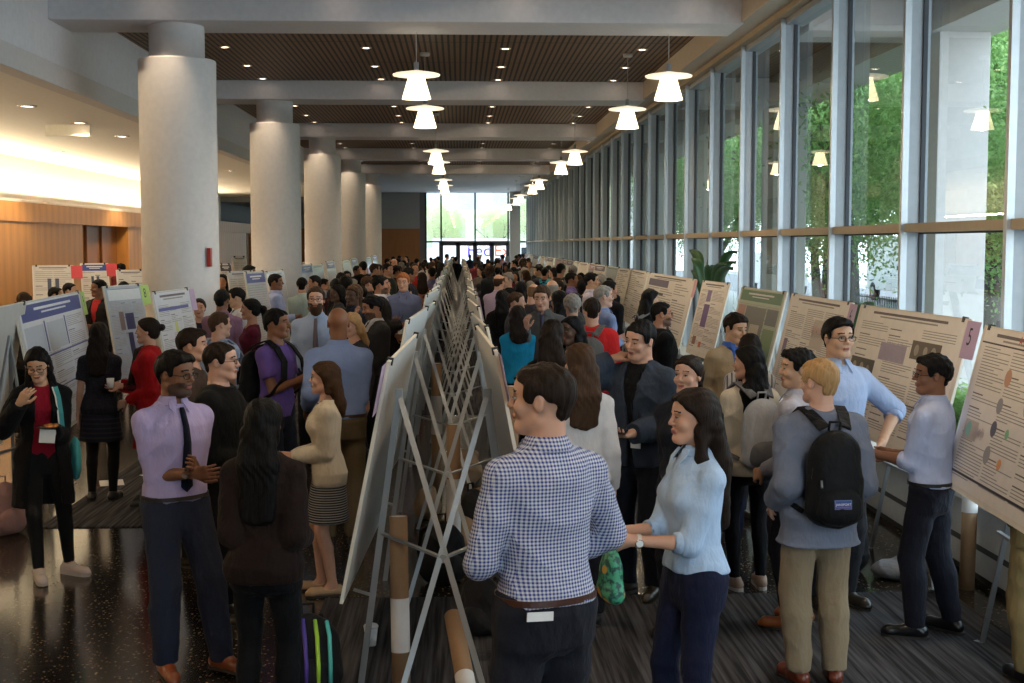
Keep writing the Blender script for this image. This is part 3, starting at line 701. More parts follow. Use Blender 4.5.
# ------------------------------------------------------------------ the hall
XW, XG, YE = 3.52, 3.97, 77.0        # ledge face, window plane, far end
XC, Z1, BAY = -3.52, 16.6, 8.6
ZB, ZS = 5.0, 5.35                    # beam soffit, slatted ceiling
bay = [Z1 + BAY * k for k in range(-1, 8)]
wall_m = plain((.74, .715, .735), .85, name='painted plaster'); white_m = plain((.78, .74, .68), .85)
def wood(c, sc_=1.0, band=None):
    m, nt, b = new_mat('wood'); L = nt.links.new; b.inputs['Roughness'].default_value = .45
    tc = N(nt, 'ShaderNodeTexCoord'); mp = N(nt, 'ShaderNodeMapping'); mp.inputs['Scale'].default_value = (8, 8, .7); L(tc.outputs['Object'], mp.inputs[0])
    no = N(nt, 'ShaderNodeTexNoise', i_Scale=2.0, i_Detail=6.0); L(mp.outputs[0], no.inputs[0])
    mx = N(nt, 'ShaderNodeMix', data_type='RGBA'); mx.inputs[6].default_value = rgba([x * .75 for x in c]); mx.inputs[7].default_value = rgba([x * 1.2 for x in c]); L(no.outputs['Fac'], mx.inputs[0])
    out = mx.outputs[2]
    if band:
        wv = N(nt, 'ShaderNodeTexWave', bands_direction='Y', i_Scale=band); L(tc.outputs['Object'], wv.inputs[0])
        m2 = N(nt, 'ShaderNodeMix', data_type='RGBA'); m2.inputs[7].default_value = rgba([x * 1.25 for x in c]); L(out, m2.inputs[6]); r = N(nt, 'ShaderNodeMath', operation='MULTIPLY'); r.inputs[1].default_value = .5; L(wv.outputs['Fac'], r.inputs[0]); L(r.outputs[0], m2.inputs[0]); out = m2.outputs[2]
    L(out, b.inputs['Base Color']); return m
oak = wood((.60, .28, .07), band=.7); oakdark = wood((.32, .12, .03)); tanrail = plain((.36, .27, .17), .5)
alu = plain((.40, .42, .44), .35, .6); alulight = plain((.30, .32, .345), .45, .2); gasket = plain((.03, .035, .045), .6)
# slatted ceiling
m, nt, b = new_mat('slatted wood ceiling'); L = nt.links.new; b.inputs['Roughness'].default_value = .6
tc = N(nt, 'ShaderNodeTexCoord'); sp = N(nt, 'ShaderNodeSeparateXYZ'); L(tc.outputs['Object'], sp.inputs[0])
def mt(nt, op, a, c=None):
    n = N(nt, 'ShaderNodeMath', operation=op)
    for i, v in enumerate((a, c)):
        if v is None: continue
        if isinstance(v, (int, float)): n.inputs[i].default_value = v
        else: nt.links.new(v, n.inputs[i])
    return n.outputs[0]
g = mt(nt, 'GREATER_THAN', mt(nt, 'FRACT', mt(nt, 'MULTIPLY', sp.outputs[0], 11.0)), .38)
g2 = mt(nt, 'GREATER_THAN', mt(nt, 'FRACT', mt(nt, 'MULTIPLY', sp.outputs[1], .45)), .015)
no = N(nt, 'ShaderNodeTexNoise', i_Scale=3.0); L(tc.outputs['Object'], no.inputs[0])
mx = N(nt, 'ShaderNodeMix', data_type='RGBA'); mx.inputs[6].default_value = rgba((.012, .009, .007)); mx.inputs[7].default_value = rgba((.24, .145, .085)); L(mt(nt, 'MULTIPLY', g, g2), mx.inputs[0]); L(mx.outputs[2], b.inputs['Base Color'])
slat_m = m
# terrazzo
m, nt, b = new_mat('terrazzo'); L = nt.links.new
tc = N(nt, 'ShaderNodeTexCoord'); sp = N(nt, 'ShaderNodeSeparateXYZ'); L(tc.outputs['Object'], sp.inputs[0])
vo = N(nt, 'ShaderNodeTexVoronoi', i_Scale=42.0); L(tc.outputs['Object'], vo.inputs['Vector'])
chips = mt(nt, 'MULTIPLY', mt(nt, 'LESS_THAN', vo.outputs['Distance'], .30), mt(nt, 'GREATER_THAN', N(nt, 'ShaderNodeSeparateColor').outputs[0], -1))
sc_n = nt.nodes[-1]
se = N(nt, 'ShaderNodeSeparateColor'); L(vo.outputs['Color'], se.inputs[0])
chips = mt(nt, 'MULTIPLY', mt(nt, 'LESS_THAN', vo.outputs['Distance'], .30), mt(nt, 'GREATER_THAN', se.outputs[0], .58))
rp = N(nt, 'ShaderNodeMix', data_type='RGBA'); rp.inputs[6].default_value = rgba((.16, .085, .03)); rp.inputs[7].default_value = rgba((.30, .22, .14)); L(se.outputs[1], rp.inputs[0])
mx = N(nt, 'ShaderNodeMix', data_type='RGBA'); mx.inputs[6].default_value = rgba((.018, .015, .013)); L(chips, mx.inputs[0]); L(rp.outputs[2], mx.inputs[7])
jx = mt(nt, 'LESS_THAN', mt(nt, 'FRACT', mt(nt, 'MULTIPLY', sp.outputs[0], 1 / 1.2)), .006); jy = mt(nt, 'LESS_THAN', mt(nt, 'FRACT', mt(nt, 'MULTIPLY', mt(nt, 'ADD', sp.outputs[1], .15), 1 / 1.2)), .006)
m2 = N(nt, 'ShaderNodeMix', data_type='RGBA'); L(mt(nt, 'MAXIMUM', jx, jy), m2.inputs[0]); L(mx.outputs[2], m2.inputs[6]); m2.inputs[7].default_value = rgba((.09, .075, .06)); L(m2.outputs[2], b.inputs['Base Color'])
b.inputs['Roughness'].default_value = .16; terr = m
# carpet
m, nt, b = new_mat('striped carpet'); L = nt.links.new; b.inputs['Roughness'].default_value = .95; b.inputs['Specular IOR Level'].default_value = .1
tc = N(nt, 'ShaderNodeTexCoord'); mp = N(nt, 'ShaderNodeMapping'); mp.inputs['Scale'].default_value = (38, 1.1, 1); L(tc.outputs['Object'], mp.inputs[0])
no = N(nt, 'ShaderNodeTexNoise', i_Scale=1.0, i_Detail=4.0); L(mp.outputs[0], no.inputs[0])
cr = N(nt, 'ShaderNodeValToRGB'); cr.color_ramp.elements[0].position = .38; cr.color_ramp.elements[0].color = rgba((.014, .013, .014)); cr.color_ramp.elements[1].position = .68; cr.color_ramp.elements[1].color = rgba((.075, .072, .078)); L(no.outputs['Fac'], cr.inputs[0]); L(cr.outputs[0], b.inputs['Base Color'])
carpet_m = m
def S(mb, name, mat, bevel=0): o = mb.build(name, mat, None, bevel); o['kind'] = 'structure'; return o
S(MB().box((-9.9, -4, -.3), (4.3, YE + .4, 0)), 'floor', terr)
S(MB().box((-.88, 2.6, -.002), (3.22, 8.33, .009)), 'floor_carpet', carpet_m)
S(MB().box((-3.42, 10.55, -.002), (-1.75, 52, .009)), 'floor_aisle_carpet', carpet_m)
S(MB().box((-1.1, 17.5, -.002), (3.1, 60, .009)), 'floor_centre_carpet', carpet_m)
# ceiling slab in slats, beams
S(MB().box((-4.95, -1.2, ZS), (3.47, YE, ZS + .15)), 'ceiling', slat_m)
for k, z in enumerate(bay[:6] if False else bay[1:6]):
    S(MB().box((-4.95, z - .48, ZB), (3.5, z + .48, ZS - .001)), 'trim_beam_%d' % (k + 1), wall_m, .01)
S(MB().box((-4.95, bay[5] + 3.0, ZS - .03), (3.47, YE - .01, ZS - .002)), 'ceiling_end', wall_m)
S(MB().box((3.471, -1.2, ZB + .02), (XG + .35, YE, ZS + .15)), 'trim_window_head', plain((.50, .42, .34), .8), .01)
S(MB().box((3.74, -1.2, ZB - .05), (XG + .12, YE, ZB + .02)), 'trim_window_rail', tanrail)
# upper wall over the columns with its fascia, aisle ceiling
S(MB().box((-5.1, -1.2, 4.46), (-4.95, YE, ZS + .15)), 'wall_upper_left', wall_m)
S(MB().box((-5.1, -1.2, 4.21), (-4.86, YE, 4.47)), 'trim_fascia', plain((.62, .58, .56), .8), .01)
S(MB().box((-9.95, -1.2, 4.215), (-5.1, 53.5, 4.4)), 'ceiling_aisle', white_m)
S(MB().box((-9.95, 53.5, 4.0), (-5.1, YE, 4.4)), 'ceiling_aisle_end', plain((.25, .25, .25), .9))  # grey end of the aisle ceiling: dimness past the lights put into its colour
# left wall: oak panelling with recessed bays below white plaster
S(MB().box((-9.9, -1.2, 3.2), (-9.7, 53.5, 4.215)), 'wall_left', white_m)
S(MB().box((-9.9, 53.5, 3.2), (-9.7, YE, 4.215)), 'wall_left_end', plain((.22, .23, .25), .9))  # same wall past the cove lights, its unlit look painted as grey
mb = MB()
mb.box((-9.9, -1.2, 2.78), (-9.38, YE, 3.2)); segs = [(-1.2, 21.5), (25.3, 33.0), (37.5, 45), (48, 58), (61, YE)]
for a, b_ in segs: mb.box((-9.9, a, 0), (-9.42, b_, 2.78))
mb.mat(1); last = 3
for (a, b_), (c, d) in zip(segs[:-1], segs[1:]):
    mb.box((-9.95, b_, 0), (-9.75, c, 2.78))
    for t in (.3, .62): y = b_ + (c - b_) * t; mb.box((-9.75, y - .06, 0), (-9.68, y + .06, 2.78))
S(mb, 'wall_left_panelling', [oak, oakdark])
# far wall
mb = MB(); mb.box((-9.9, YE, 3.2), (-2.0, YE + .3, ZS + .1)); S(mb, 'wall_back', plain((.34, .32, .30), .9))
S(MB().box((-9.9, YE - .03, 0), (-2.35, YE + .27, 3.2)), 'wall_back_panelling', oakdark)
S(MB().box((-2.35, YE - .03, 0), (-2.0, YE + .27, 5.6)), 'trim_back_pier', plain((.16, .15, .15), .8))
S(MB().box((-10.1, -1.2, -.1), (-9.9, YE, 5.6)), 'wall_left_outer', wall_m)
S(MB().box((2.9, YE - 1.6, 0), (3.5, YE - 1.0, ZS)), 'trim_stone_pier', plain((.40, .37, .33), .8))
for nm, x0, x1, xs in (('window_1', -2.0, 3.97, (-2.0, -1.1, .90, 2.85, 3.05, 3.97)),):
    mb = MB(); 
    for x in xs: mb.box((x - .05, YE - .06, 0), (x + .05, YE + .1, 5.4))
    for z in (5.3, 2.38): mb.box((x0, YE - .06, z), (x1, YE + .1, z + .1))
    for x in (-1.1, -.1, .90, 1.9, 2.85): mb.box((x - .13, YE - .08, 0), (x + .12, YE + .08, 2.38))
    mb.box((-1.1, YE - .08, 2.2), (2.85, YE + .08, 2.4)); mb.box((-1.1, YE - .07, 0), (2.85, YE + .07, .25))
    o = S(mb, nm, plain((.03, .035, .04), .4))
def glass_mat(name, tint, spec_gain):
    m, nt, b = new_mat(name); nt.nodes.remove(b); L = nt.links.new; out = nt.nodes['Material Output']
    tr = N(nt, 'ShaderNodeBsdfTransparent'); tr.inputs[0].default_value = rgba(tint); gl = N(nt, 'ShaderNodeBsdfGlossy'); gl.inputs['Roughness'].default_value = .0; gl.inputs[0].default_value = (1, 1, 1, 1)
    fr = N(nt, 'ShaderNodeFresnel'); ge = N(nt, 'ShaderNodeNewGeometry'); io = N(nt, 'ShaderNodeMath', operation='MULTIPLY_ADD'); L(ge.outputs['Backfacing'], io.inputs[0]); io.inputs[1].default_value = 1 / spec_gain - spec_gain; io.inputs[2].default_value = spec_gain; L(io.outputs[0], fr.inputs['IOR']); mx = N(nt, 'ShaderNodeMixShader'); L(fr.outputs[0], mx.inputs[0]); L(tr.outputs[0], mx.inputs[1]); L(gl.outputs[0], mx.inputs[2]); L(mx.outputs[0], out.inputs[0]); return m
glass = glass_mat('window glass', (.76, .91, .95), 1.6)
mb = MB(); mb.quad((-2.0, YE + .02, .2), (3.97, YE + .02, .2), (3.97, YE + .02, 5.3), (-2.0, YE + .02, 5.3)); mb.build('pane', glass, o)
# window wall: mullions, transom, panes (each bay its own window)
y0 = 8.93 - 2.165 * 2; k = 0
while y0 < YE - 1.2:
    y1 = y0 + 2.165; mb = MB()
    mb.mat(0).box((3.84, y0, .5), (XG - .02, y0 + .055, ZB - .04)); mb.mat(3).box((3.79, y0 - .02, .5), (3.845, y0 + .035, ZB - .04)); mb.mat(1).box((XG - .02, y0 - .02, .5), (XG + .018, y0 + .05, ZB - .04))
    mb.mat(0).box((XG + .018, y0 - .01, .5), (XG + .045, y0 + .04, ZB - .04))
    mb.mat(2).box((3.82, y0 + .06, 2.40), (XG - .01, y1 - .02, 2.475)); mb.mat(1).box((XG - .01, y0 + .06, 2.385), (XG + .04, y1 - .02, 2.41))
    mb.mat(0).box((3.85, y0 + .05, ZB - .12), (XG + .1, y1, ZB - .04)); mb.mat(0).box((3.85, y0 + .05, .5), (XG + .1, y1, .58))
    o = S(mb, 'window_%d' % (k + 2), [alulight, gasket, tanrail, alu])
    mb = MB(); mb.quad((XG + .01, y0, .55), (XG + .01, y1, .55), (XG + .01, y1, 2.40), (XG + .01, y0, 2.40)); mb.quad((XG + .01, y0, 2.44), (XG + .01, y1, 2.44), (XG + .01, y1, ZB - .05), (XG + .01, y0, ZB - .05))
    mb.build('pane', glass, o); y0 = y1; k += 1
mb = MB(); mb.box((XW, 2, .06), (XG + .3, YE, .53)); mb.mat(1).box((XW + .03, 2, -.01), (XG + .3, YE, .061)); mb.mat(1).box((XW - .002, 2, .22), (XW + .01, YE, .26)); mb.mat(2).box((XW - .03, 2, .529), (XG - .02, YE, .56))  # base strip set back and near-black: the shadow gap's shade put into its colour
S(mb, 'wall_window_ledge', [plain((.36, .35, .34), .7), plain((.03, .03, .03), .8), plain((.55, .55, .54), .6)])
# columns
for k in range(5):
    y = Z1 + BAY * k; mb = MB(); pr = [(.475, 0), (.475, 4.56), (.47, 4.58), (.34, 4.59), (.34, 5.0)]
    mb.lathe(pr, 48, (XC, y, 0)); o = S(mb, 'trim_column_%d' % (k + 1), plain((.66, .63, .62), .75))
# ---- outside
leafm, nt, b = new_mat('tree leaves'); L = nt.links.new; b.inputs['Roughness'].default_value = .7
tc = N(nt, 'ShaderNodeTexCoord'); no = N(nt, 'ShaderNodeTexNoise', i_Scale=1.5, i_Detail=4.0); L(tc.outputs['Object'], no.inputs[0])
cr = N(nt, 'ShaderNodeValToRGB'); cr.color_ramp.elements[0].position = .35; cr.color_ramp.elements[0].color = rgba((.12, .26, .07)); cr.color_ramp.elements[1].position = .7; cr.color_ramp.elements[1].color = rgba((.42, .60, .22)); L(no.outputs['Fac'], cr.inputs[0]); L(cr.outputs[0], b.inputs['Base Color'])
tl = N(nt, 'ShaderNodeBsdfTranslucent'); L(cr.outputs[0], tl.inputs[0]); ms = N(nt, 'ShaderNodeMixShader'); ms.inputs[0].default_value = .45; L(b.outputs[0], ms.inputs[1]); L(tl.outputs[0], ms.inputs[2]); L(ms.outputs[0], nt.nodes['Material Output'].inputs[0])
bark = plain((.07, .055, .045), .9)
def leaf_mesh(name, n, rx, rz, size, seed, mat, z0=0.0, clumps=26):
    rg = np.random.default_rng(seed); C = rg.normal(size=(clumps, 3)); C /= np.linalg.norm(C, axis=1, keepdims=True); C *= rg.uniform(.35, 1, (clumps, 1)); C *= (rx, rx, rz)
    P = C[rg.integers(0, clumps, n)] + rg.normal(size=(n, 3)) * (rx * .2, rx * .2, rz * .16); P[:, 2] += z0
    A = rg.normal(size=(n, 3)); A /= np.linalg.norm(A, axis=1, keepdims=True); B = np.cross(A, rg.normal(size=(n, 3))); B /= np.linalg.norm(B, axis=1, keepdims=True)
    s_ = size * rg.uniform(.6, 1.3, (n, 1)); V = np.concatenate([P - A * s_, P - B * s_ * .5, P + A * s_, P + B * s_ * .5], 1).reshape(-1, 3)
    return mesh_from(name, V, np.arange(4 * n).reshape(n, 4), [mat], None, True)
def branch(mb, p, d, L_, r, depth, rg):
    q = p + d * L_; mid = (p + q) / 2 + Vector((rg.uniform(-.05, .05), rg.uniform(-.05, .05), 0)) * L_
    mb.tube([p, mid, q], [r, r * .85, r * .68], 7, False)
    if depth:
        for i in range(3):
            dd = (d + Vector((rg.uniform(-.75, .75), rg.uniform(-.75, .75), rg.uniform(.0, .5)))).normalized(); branch(mb, q, dd, L_ * rg.uniform(.55, .8), r * .62, depth - 1, rg)
def tree_proto(seed):
    r = empty('street_tree'); rg = random.Random(seed); mb = MB(); branch(mb, Vector((0, 0, -.1)), Vector((.02, .03, 1)), 2.4, .17, 3, rg); mb.build('trunk', bark, r)
    lf = leaf_mesh('foliage', 42000, 3.0, 3.0, .055, seed, leafm, 5.2, 90); lf.parent = r; return r
protos = [tree_proto(3), tree_proto(11)]
leafpale, nt, b = new_mat('leaves paled for glare'); tl = N(nt, 'ShaderNodeBsdfTranslucent'); tl.inputs[0].default_value = rgba((.60, .64, .38)); b.inputs['Base Color'].default_value = rgba((.52, .57, .33)); ms = N(nt, 'ShaderNodeMixShader'); nt.links.new(b.outputs[0], ms.inputs[1]); nt.links.new(tl.outputs[0], ms.inputs[2]); nt.links.new(ms.outputs[0], nt.nodes['Material Output'].inputs[0])  # leaf copy lightened: the far end's bright glare and haze put into its colour
tsp = [(9.4, 22.5, 1.0), (9.3, 30.5, .95), (10.5, 38, 1.05), (9.4, 47, 1), (10, 57, 1.0), (12.5, 26.5, 1.15), (14, 34, 1.2), (13.5, 44, 1.2), (15, 53, 1.25), (17, 29, 1.3), (19, 40, 1.3), (13, 64, 1.2), (22, 50, 1.5), (24, 36, 1.5), (8.8, 17.6, .7)]
side = [(-4.5, 98, .8), (-1.2, 110, .75), (2.8, 102, .7), (6.5, 108, .9), (9.5, 100, 1.0)]
tlab = ['first tree beyond the nearest window pier, in front of the iron fence', 'second tree along the walk outside the windows', 'third tree outside the windows, wide green crown', 'tree outside the windows halfway down the hall', 'tree outside the windows far down the hall', 'tall tree behind the nearest street tree', 'tall tree near the white truck on the street', 'leafy tree across the walk halfway down the street', 'big tree across the street, far down', 'large tree over the road behind the nearest trees', 'large tree over the road further down', 'last tree before the end of the street side', 'very large tree in the background down the street', 'very large background tree over the road', 'small young tree just past the nearest pier'] + ['leftmost tree seen through the end doors', 'tree left of centre beyond the end doors', 'tree with pale crown in the centre of the end window', 'tree right of centre beyond the end window', 'rightmost tree beyond the end window']
for i, (x, y, s_) in enumerate(tsp + side):
    t = protos[i] if i < 2 else copy_tree(protos[i % 2])
    if i >= 15:
        f_ = [c_ for c_ in t.children if 'foliage' in c_.name][0]; f_.material_slots[0].link = 'OBJECT'; f_.material_slots[0].material = leafpale
    t.location = (x, y, -.35 if i < 15 else 0); t.scale = (s_,) * 3; t.rotation_euler = (0, 0, i * 1.3); tag(t, tlab[i], 'tree', 'trees outside the hall')
S(MB().box((4.3, -5, -.6), (60, 130, -.35)), 'floor_pavement', plain((.34, .33, .32), .9))
S(MB().box((-12, 77.5, -.5), (4.35, 130, -.02)), 'floor_forecourt', plain((.42, .41, .40), .9))
S(MB().box((15.5, -5, -.36), (24, 130, -.34)), 'floor_road', plain((.16, .16, .17), .9))
stone = plain((.56, .52, .50), .8)
for k in range(0, 7):
    y = Z1 + BAY * k; S(MB().box((6.0, y - .35, -.4), (6.65, y + .6, 4.95)), 'trim_outer_pier_%d' % (k + 1), stone, .01)
S(MB().box((5.9, 2, 4.95), (6.8, 78, 5.7)), 'trim_outer_beam', stone)
for k in range(-1, 7): S(MB().box((4.35, Z1 + BAY * k - .35, 4.95), (5.9, Z1 + BAY * k + .6, 5.5)), 'trim_outer_crossbeam_%d' % (k + 2), stone)
S(MB().box((4.35, 2, 5.45), (6.8, 78, 5.8)), 'ceiling_outer', plain((.18, .12, .08), .8))
S(MB().box((24.5, -5, -.35), (26, 130, -.15)), 'trim_kerb', stone)
S(MB().box((-10.1, -1.2, ZS + .15), (4.3, YE + .3, 5.9)), 'ceiling_roof', wall_m)
S(MB().box((-10.1, -1.4, 5.45), (4.3, -1.2, 5.9)).box((-10.1, -1.4, 0), (.55, -1.2, 5.5)), 'wall_front', wall_m)
mb = MB()
for x in (.6, 1.8, 2.9, 4.0): mb.box((x - .05, -1.38, 0), (x + .05, -1.22, 5.45))
for z in (0, 2.4, 5.35): mb.box((.55, -1.37, z), (4.1, -1.23, z + .1))
o = S(mb, 'window_1_front', plain((.2, .21, .22), .4)); o.name = 'window_60'
mb = MB(); mb.quad((.6, -1.3, .05), (4.0, -1.3, .05), (4.0, -1.3, 5.4), (.6, -1.3, 5.4)); mb.build('pane', glass, o)
S(MB().box((-30, -40, -.5), (24, -1.4, -.02)), 'floor_entrance_court', plain((.45, .44, .43), .9))
S(MB().box((3.99, -1.4, 0), (4.3, 4.58, 5.9)), 'wall_front_right', wall_m)
# iron fence, planter hedge, truck and vans
mb = MB(); 
for i in range(180): y = 14 + i * .16; mb.box((12.6, y, -.35), (12.62, y + .02, .75))
for z in (-.2, .65): mb.box((12.595, 14, z), (12.63, 42.8, z + .04))
tag(mb.build('iron_fence', plain((.02, .02, .02), .5)), 'black iron picket fence on the pavement beyond the windows', 'fence')
hedge = leaf_mesh('hedge', 16000, 1, 1, .045, 5, leafm, 0, 400); me = hedge.data
V = np.empty(len(me.vertices) * 3, dtype=np.float32); me.vertices.foreach_get('co', V); V = V.reshape(-1, 3); V[:, 0] = V[:, 0] * .28 + 5.1; V[:, 1] = V[:, 1] * 3.2 + 12.5; V[:, 2] = np.clip(V[:, 2], -1.2, 1.1) * .42 + .45; me.vertices.foreach_set('co', V.ravel()); me.update()
tag(hedge, 'low green hedge growing just outside the nearest windows', 'hedge')
tag(MB().box((4.5, 6, -.36), (5.7, 20, .18)).build('planter', plain((.4, .38, .35), .8)), 'long low stone planter under the hedge outside the windows', 'planter')
def van(name, x, y, lab, L_=5.5, h=2.3, c=(.7, .7, .72), txt=None):
    r = empty(name, (x, y, -.34), 0, lab, 'truck' if h > 2.2 else 'car')
    mb = MB(); mb.box((-1.0, -L_ / 2 + 1.6, .5), (1.0, L_ / 2, h)); mb.build('box_body', plain(c, .4), r, .04)
    mb = MB(); ve = [(-.95, -L_ / 2, .45), (.95, -L_ / 2, .45), (.95, -L_ / 2 + 1.55, .45), (-.95, -L_ / 2 + 1.55, .45), (-.95, -L_ / 2, 1.15), (.95, -L_ / 2, 1.15), (.9, -L_ / 2 + .75, h * .86), (-.9, -L_ / 2 + .75, h * .86), (-.9, -L_ / 2 + 1.55, h * .86), (.9, -L_ / 2 + 1.55, h * .86)]
    mb._add(ve, [(0, 3, 2, 1), (0, 1, 5, 4), (4, 5, 6, 7), (7, 6, 9, 8), (3, 0, 4, 7, 8), (1, 2, 9, 6, 5), (2, 3, 8, 9)]); cb = mb.build('cab', plain(c, .35), r)
    gm = MB()
    for sx in (-1, 1): gm.box((sx * .935 - .01, -L_ / 2 + .75, 1.2), (sx * .935 + .01, -L_ / 2 + 1.4, h * .8))
    gm.quad((-.85, -L_ / 2 + .04, 1.2), (.85, -L_ / 2 + .04, 1.2), (.82, -L_ / 2 + .64, h * .82), (-.82, -L_ / 2 + .64, h * .82)); gm.build('cab_window', plain((.02, .025, .03), .1), cb)
    for yy in (-L_ / 2 + .8, L_ / 2 - 1.0):
        for sx in (-.9, .9):
            w = MB().tube([(sx - .12, yy, .42), (sx + .12, yy, .42)], .42, 20); w.mat(1).tube([(sx - .125, yy, .42), (sx + .125, yy, .42)], .22, 14); w.build('wheel', [plain((.015, .015, .015), .8), alu], r)
    if txt: txt(r)
    return r
van('white_truck', 20.5, 58, 'white box truck parked on the road beyond the trees', 7.5, 3.0)
van('white_van', 20.6, 46, 'white van parked on the road near the fence', 5.4, 2.15)
van('parked_van', 17.2, 70, 'white van furthest down the road outside', 5.4, 2.2)
def lett(r):
    mb = MB(); M = Matrix(((1, 0, 0, 0), (0, 0, 1, 0), (0, 1, 0, 0), (0, 0, 0, 1)))
    base = Matrix.Translation((0, -1.03, 0)) @ Matrix.Rotation(PI / 2, 4, 'X')
    r2 = Matrix.Translation((0, 0, 0))
    A = Matrix.Rotation(-PI / 2, 4, 'Z') @ Matrix.Translation((.3, 0, 1.95)) @ Matrix.Translation((0, -1.03, 0)) @ Matrix.Rotation(PI / 2, 4, 'X')
    text_geo('Fed', 1.2, Matrix.Translation((-1.02, .55, 2.15)) @ Matrix.Rotation(-PI / 2, 4, 'Z') @ Matrix.Rotation(PI / 2, 4, 'X'), mb, 0)
    text_geo('Ex', 1.2, Matrix.Translation((-1.02, -1.05, 2.15)) @ Matrix.Rotation(-PI / 2, 4, 'Z') @ Matrix.Rotation(PI / 2, 4, 'X'), mb, 1)
    mb.build('lettering', [plain((.10, .03, .35), .5), plain((.8, .09, .02), .5)], r)
dt = van('delivery_truck', 1.9, 92, 'white delivery truck with purple and orange lettering beyond the end doors', 7.6, 3.0, (.75, .75, .77), lett); dt.rotation_euler = (0, 0, PI / 2)
far_b = MB().box((-14, 118, 0), (16, 122, 9)); far_b.mat(1)
for i in range(9):
    for j in range(2): far_b.box((-13 + i * 3.2, 117.95, 2.0 + j * 3.4), (-11.2 + i * 3.2, 118.0, 4.0 + j * 3.4))
tag(far_b.build('background_building', [plain((.62, .60, .58), .8), plain((.35, .37, .40), .3)]), 'pale building across the street beyond the end doors', 'building')  # wall and windows paled: whitish outdoor haze put into their colours
for i, (x, y, w, h) in enumerate(((32, 20, 26, 8), (33, 60, 30, 11))):
    b_ = MB().box((x, y, -.35), (x + 6, y + w, h)); b_.mat(1)
    for a in range(8):
        for c in range(int(h // 3)): b_.box((x - .05, y + 1.2 + a * w / 8, 1 + c * 3), (x, y + 2.8 + a * w / 8, 2.8 + c * 3))
    tag(b_.build('background_building', [plain((.42, .36, .32), .8), plain((.08, .10, .12), .2)]), ['brown stone building across the street, nearer one', 'brown stone building across the street, further one'][i], 'building')
# ------------------------------------------------------------------ lamps
shade_m, nt, b = new_mat('opal glass'); b.inputs['Base Color'].default_value = (.9, .82, .68, 1); b.inputs['Roughness'].default_value = .4; b.inputs['Emission Color'].default_value = (1, .80, .50, 1); b.inputs['Emission Strength'].default_value = 3.2
disc_m, nt, b = new_mat('opal disc'); b.inputs['Base Color'].default_value = (.85, .8, .7, 1); b.inputs['Emission Color'].default_value = (1, .85, .62, 1); b.inputs['Emission Strength'].default_value = .75
ZP = 4.42
def pendant():
    r = empty('pendant_lamp'); 
    MB().lathe([(.0, .10), (.02, .10), (.28, .055), (.305, .045), (.30, .03), (.12, .025), (.0, .03)], 36).build('disc', disc_m, r)
    MB().lathe([(.10, .02), (.115, -.02), (.155, -.16), (.185, -.26), (.18, -.265), (.15, -.16), (.105, -.02), (.0, .0)], 32).build('lamp_shade', shade_m, r)
    MB().tube([(0, 0, .1), (0, 0, .2)], .033, 14).build('stem', alulight, r)
    MB().tube([(0, 0, .2), (0, 0, ZS - ZP - .05)], .006, 6).build('cord', plain((.45, .43, .40), .5), r)
    MB().lathe([(0, ZS - ZP - .06), (.075, ZS - ZP - .06), (.08, ZS - ZP - .01), (0, ZS - ZP - .01)], 20).build('canopy', plain((.5, .48, .45), .5), r)
    return r
pp = pendant(); first = True; ordn = ['nearest', 'second', 'third', 'fourth', 'fifth', 'sixth', 'seventh', 'eighth', 'ninth', 'tenth']
def point(loc, e, c, r, name='lamp_light'):
    l = bpy.data.lights.new(name, 'POINT'); l.energy = e; l.color = c; l.shadow_soft_size = r; o = link(bpy.data.objects.new(name, l)); o.location = loc; return o
def spot(loc, e, c, ang, blend=.5, rot=(0, 0, 0)):
    l = bpy.data.lights.new('downlight_beam', 'SPOT'); l.energy = e; l.color = c; l.spot_size = ang; l.spot_blend = blend; l.shadow_soft_size = .05; o = link(bpy.data.objects.new('downlight_beam', l)); o.location = loc; o.rotation_euler = rot; return o
WARM = (1, .79, .55)
for row, x in (('left', -.55), ('right', 2.70)):
    n = 0
    for k in range(-1, 5):
        for dy in (0, 4.15):
            y = 16.9 + 13.75 * k + dy
            if y > YE - 1: continue
            p = pp if first else copy_tree(pp); first = False; p.location = (x, y, ZP)
            tag(p, '%s glowing white disc pendant lamp in the %s row' % (ordn[n], row) if k >= 0 else '%s pendant lamp of the %s row, above the camera side of the hall' % (('first', 'second')[dy > 0], row), 'lamp', 'pendant lamps'); n += k >= 0
            point((x, y, ZP - .19), 90 * LP, WARM, .09)
def downlight(name='downlight'):
    r = empty(name); MB().lathe([(.085, .0), (.085, -.012), (.062, -.014), (.06, .0)], 20).build('trim_ring', plain((.6, .5, .42), .4), r); MB().lathe([(.06, -.006), (.0, -.006)], 16).build('lens', emis((1, .78, .58), 9), r); return r
dl = downlight(); first = True; xs = (-3.63, -1.45, .72, 2.87); xn = ('beside the columns', 'left of centre', 'right of centre', 'beside the windows')
for k in range(-1, 5):
    for j, dy in enumerate((4.0, 6.1, 7.85)):
        y = Z1 + BAY * k + dy - BAY * 0
        zc = ZS if y < bay[5] + 3 else ZS - .03
        for i, x in enumerate(xs):
            d = dl if first else copy_tree(dl); first = False; d.location = (x, y, zc)
            tag(d, 'recessed downlight %s, %s of three in the %s slatted ceiling bay' % (xn[i], ('nearest', 'middle', 'farthest')[j], ordn[k] if k >= 0 else 'overhead'), 'light', 'downlights in the slatted ceiling')
            if k < 4 and ((i + j) % 2 == 0 or k < 0): spot((x, y, zc - .05), 70 * LD, WARM, 1.15)
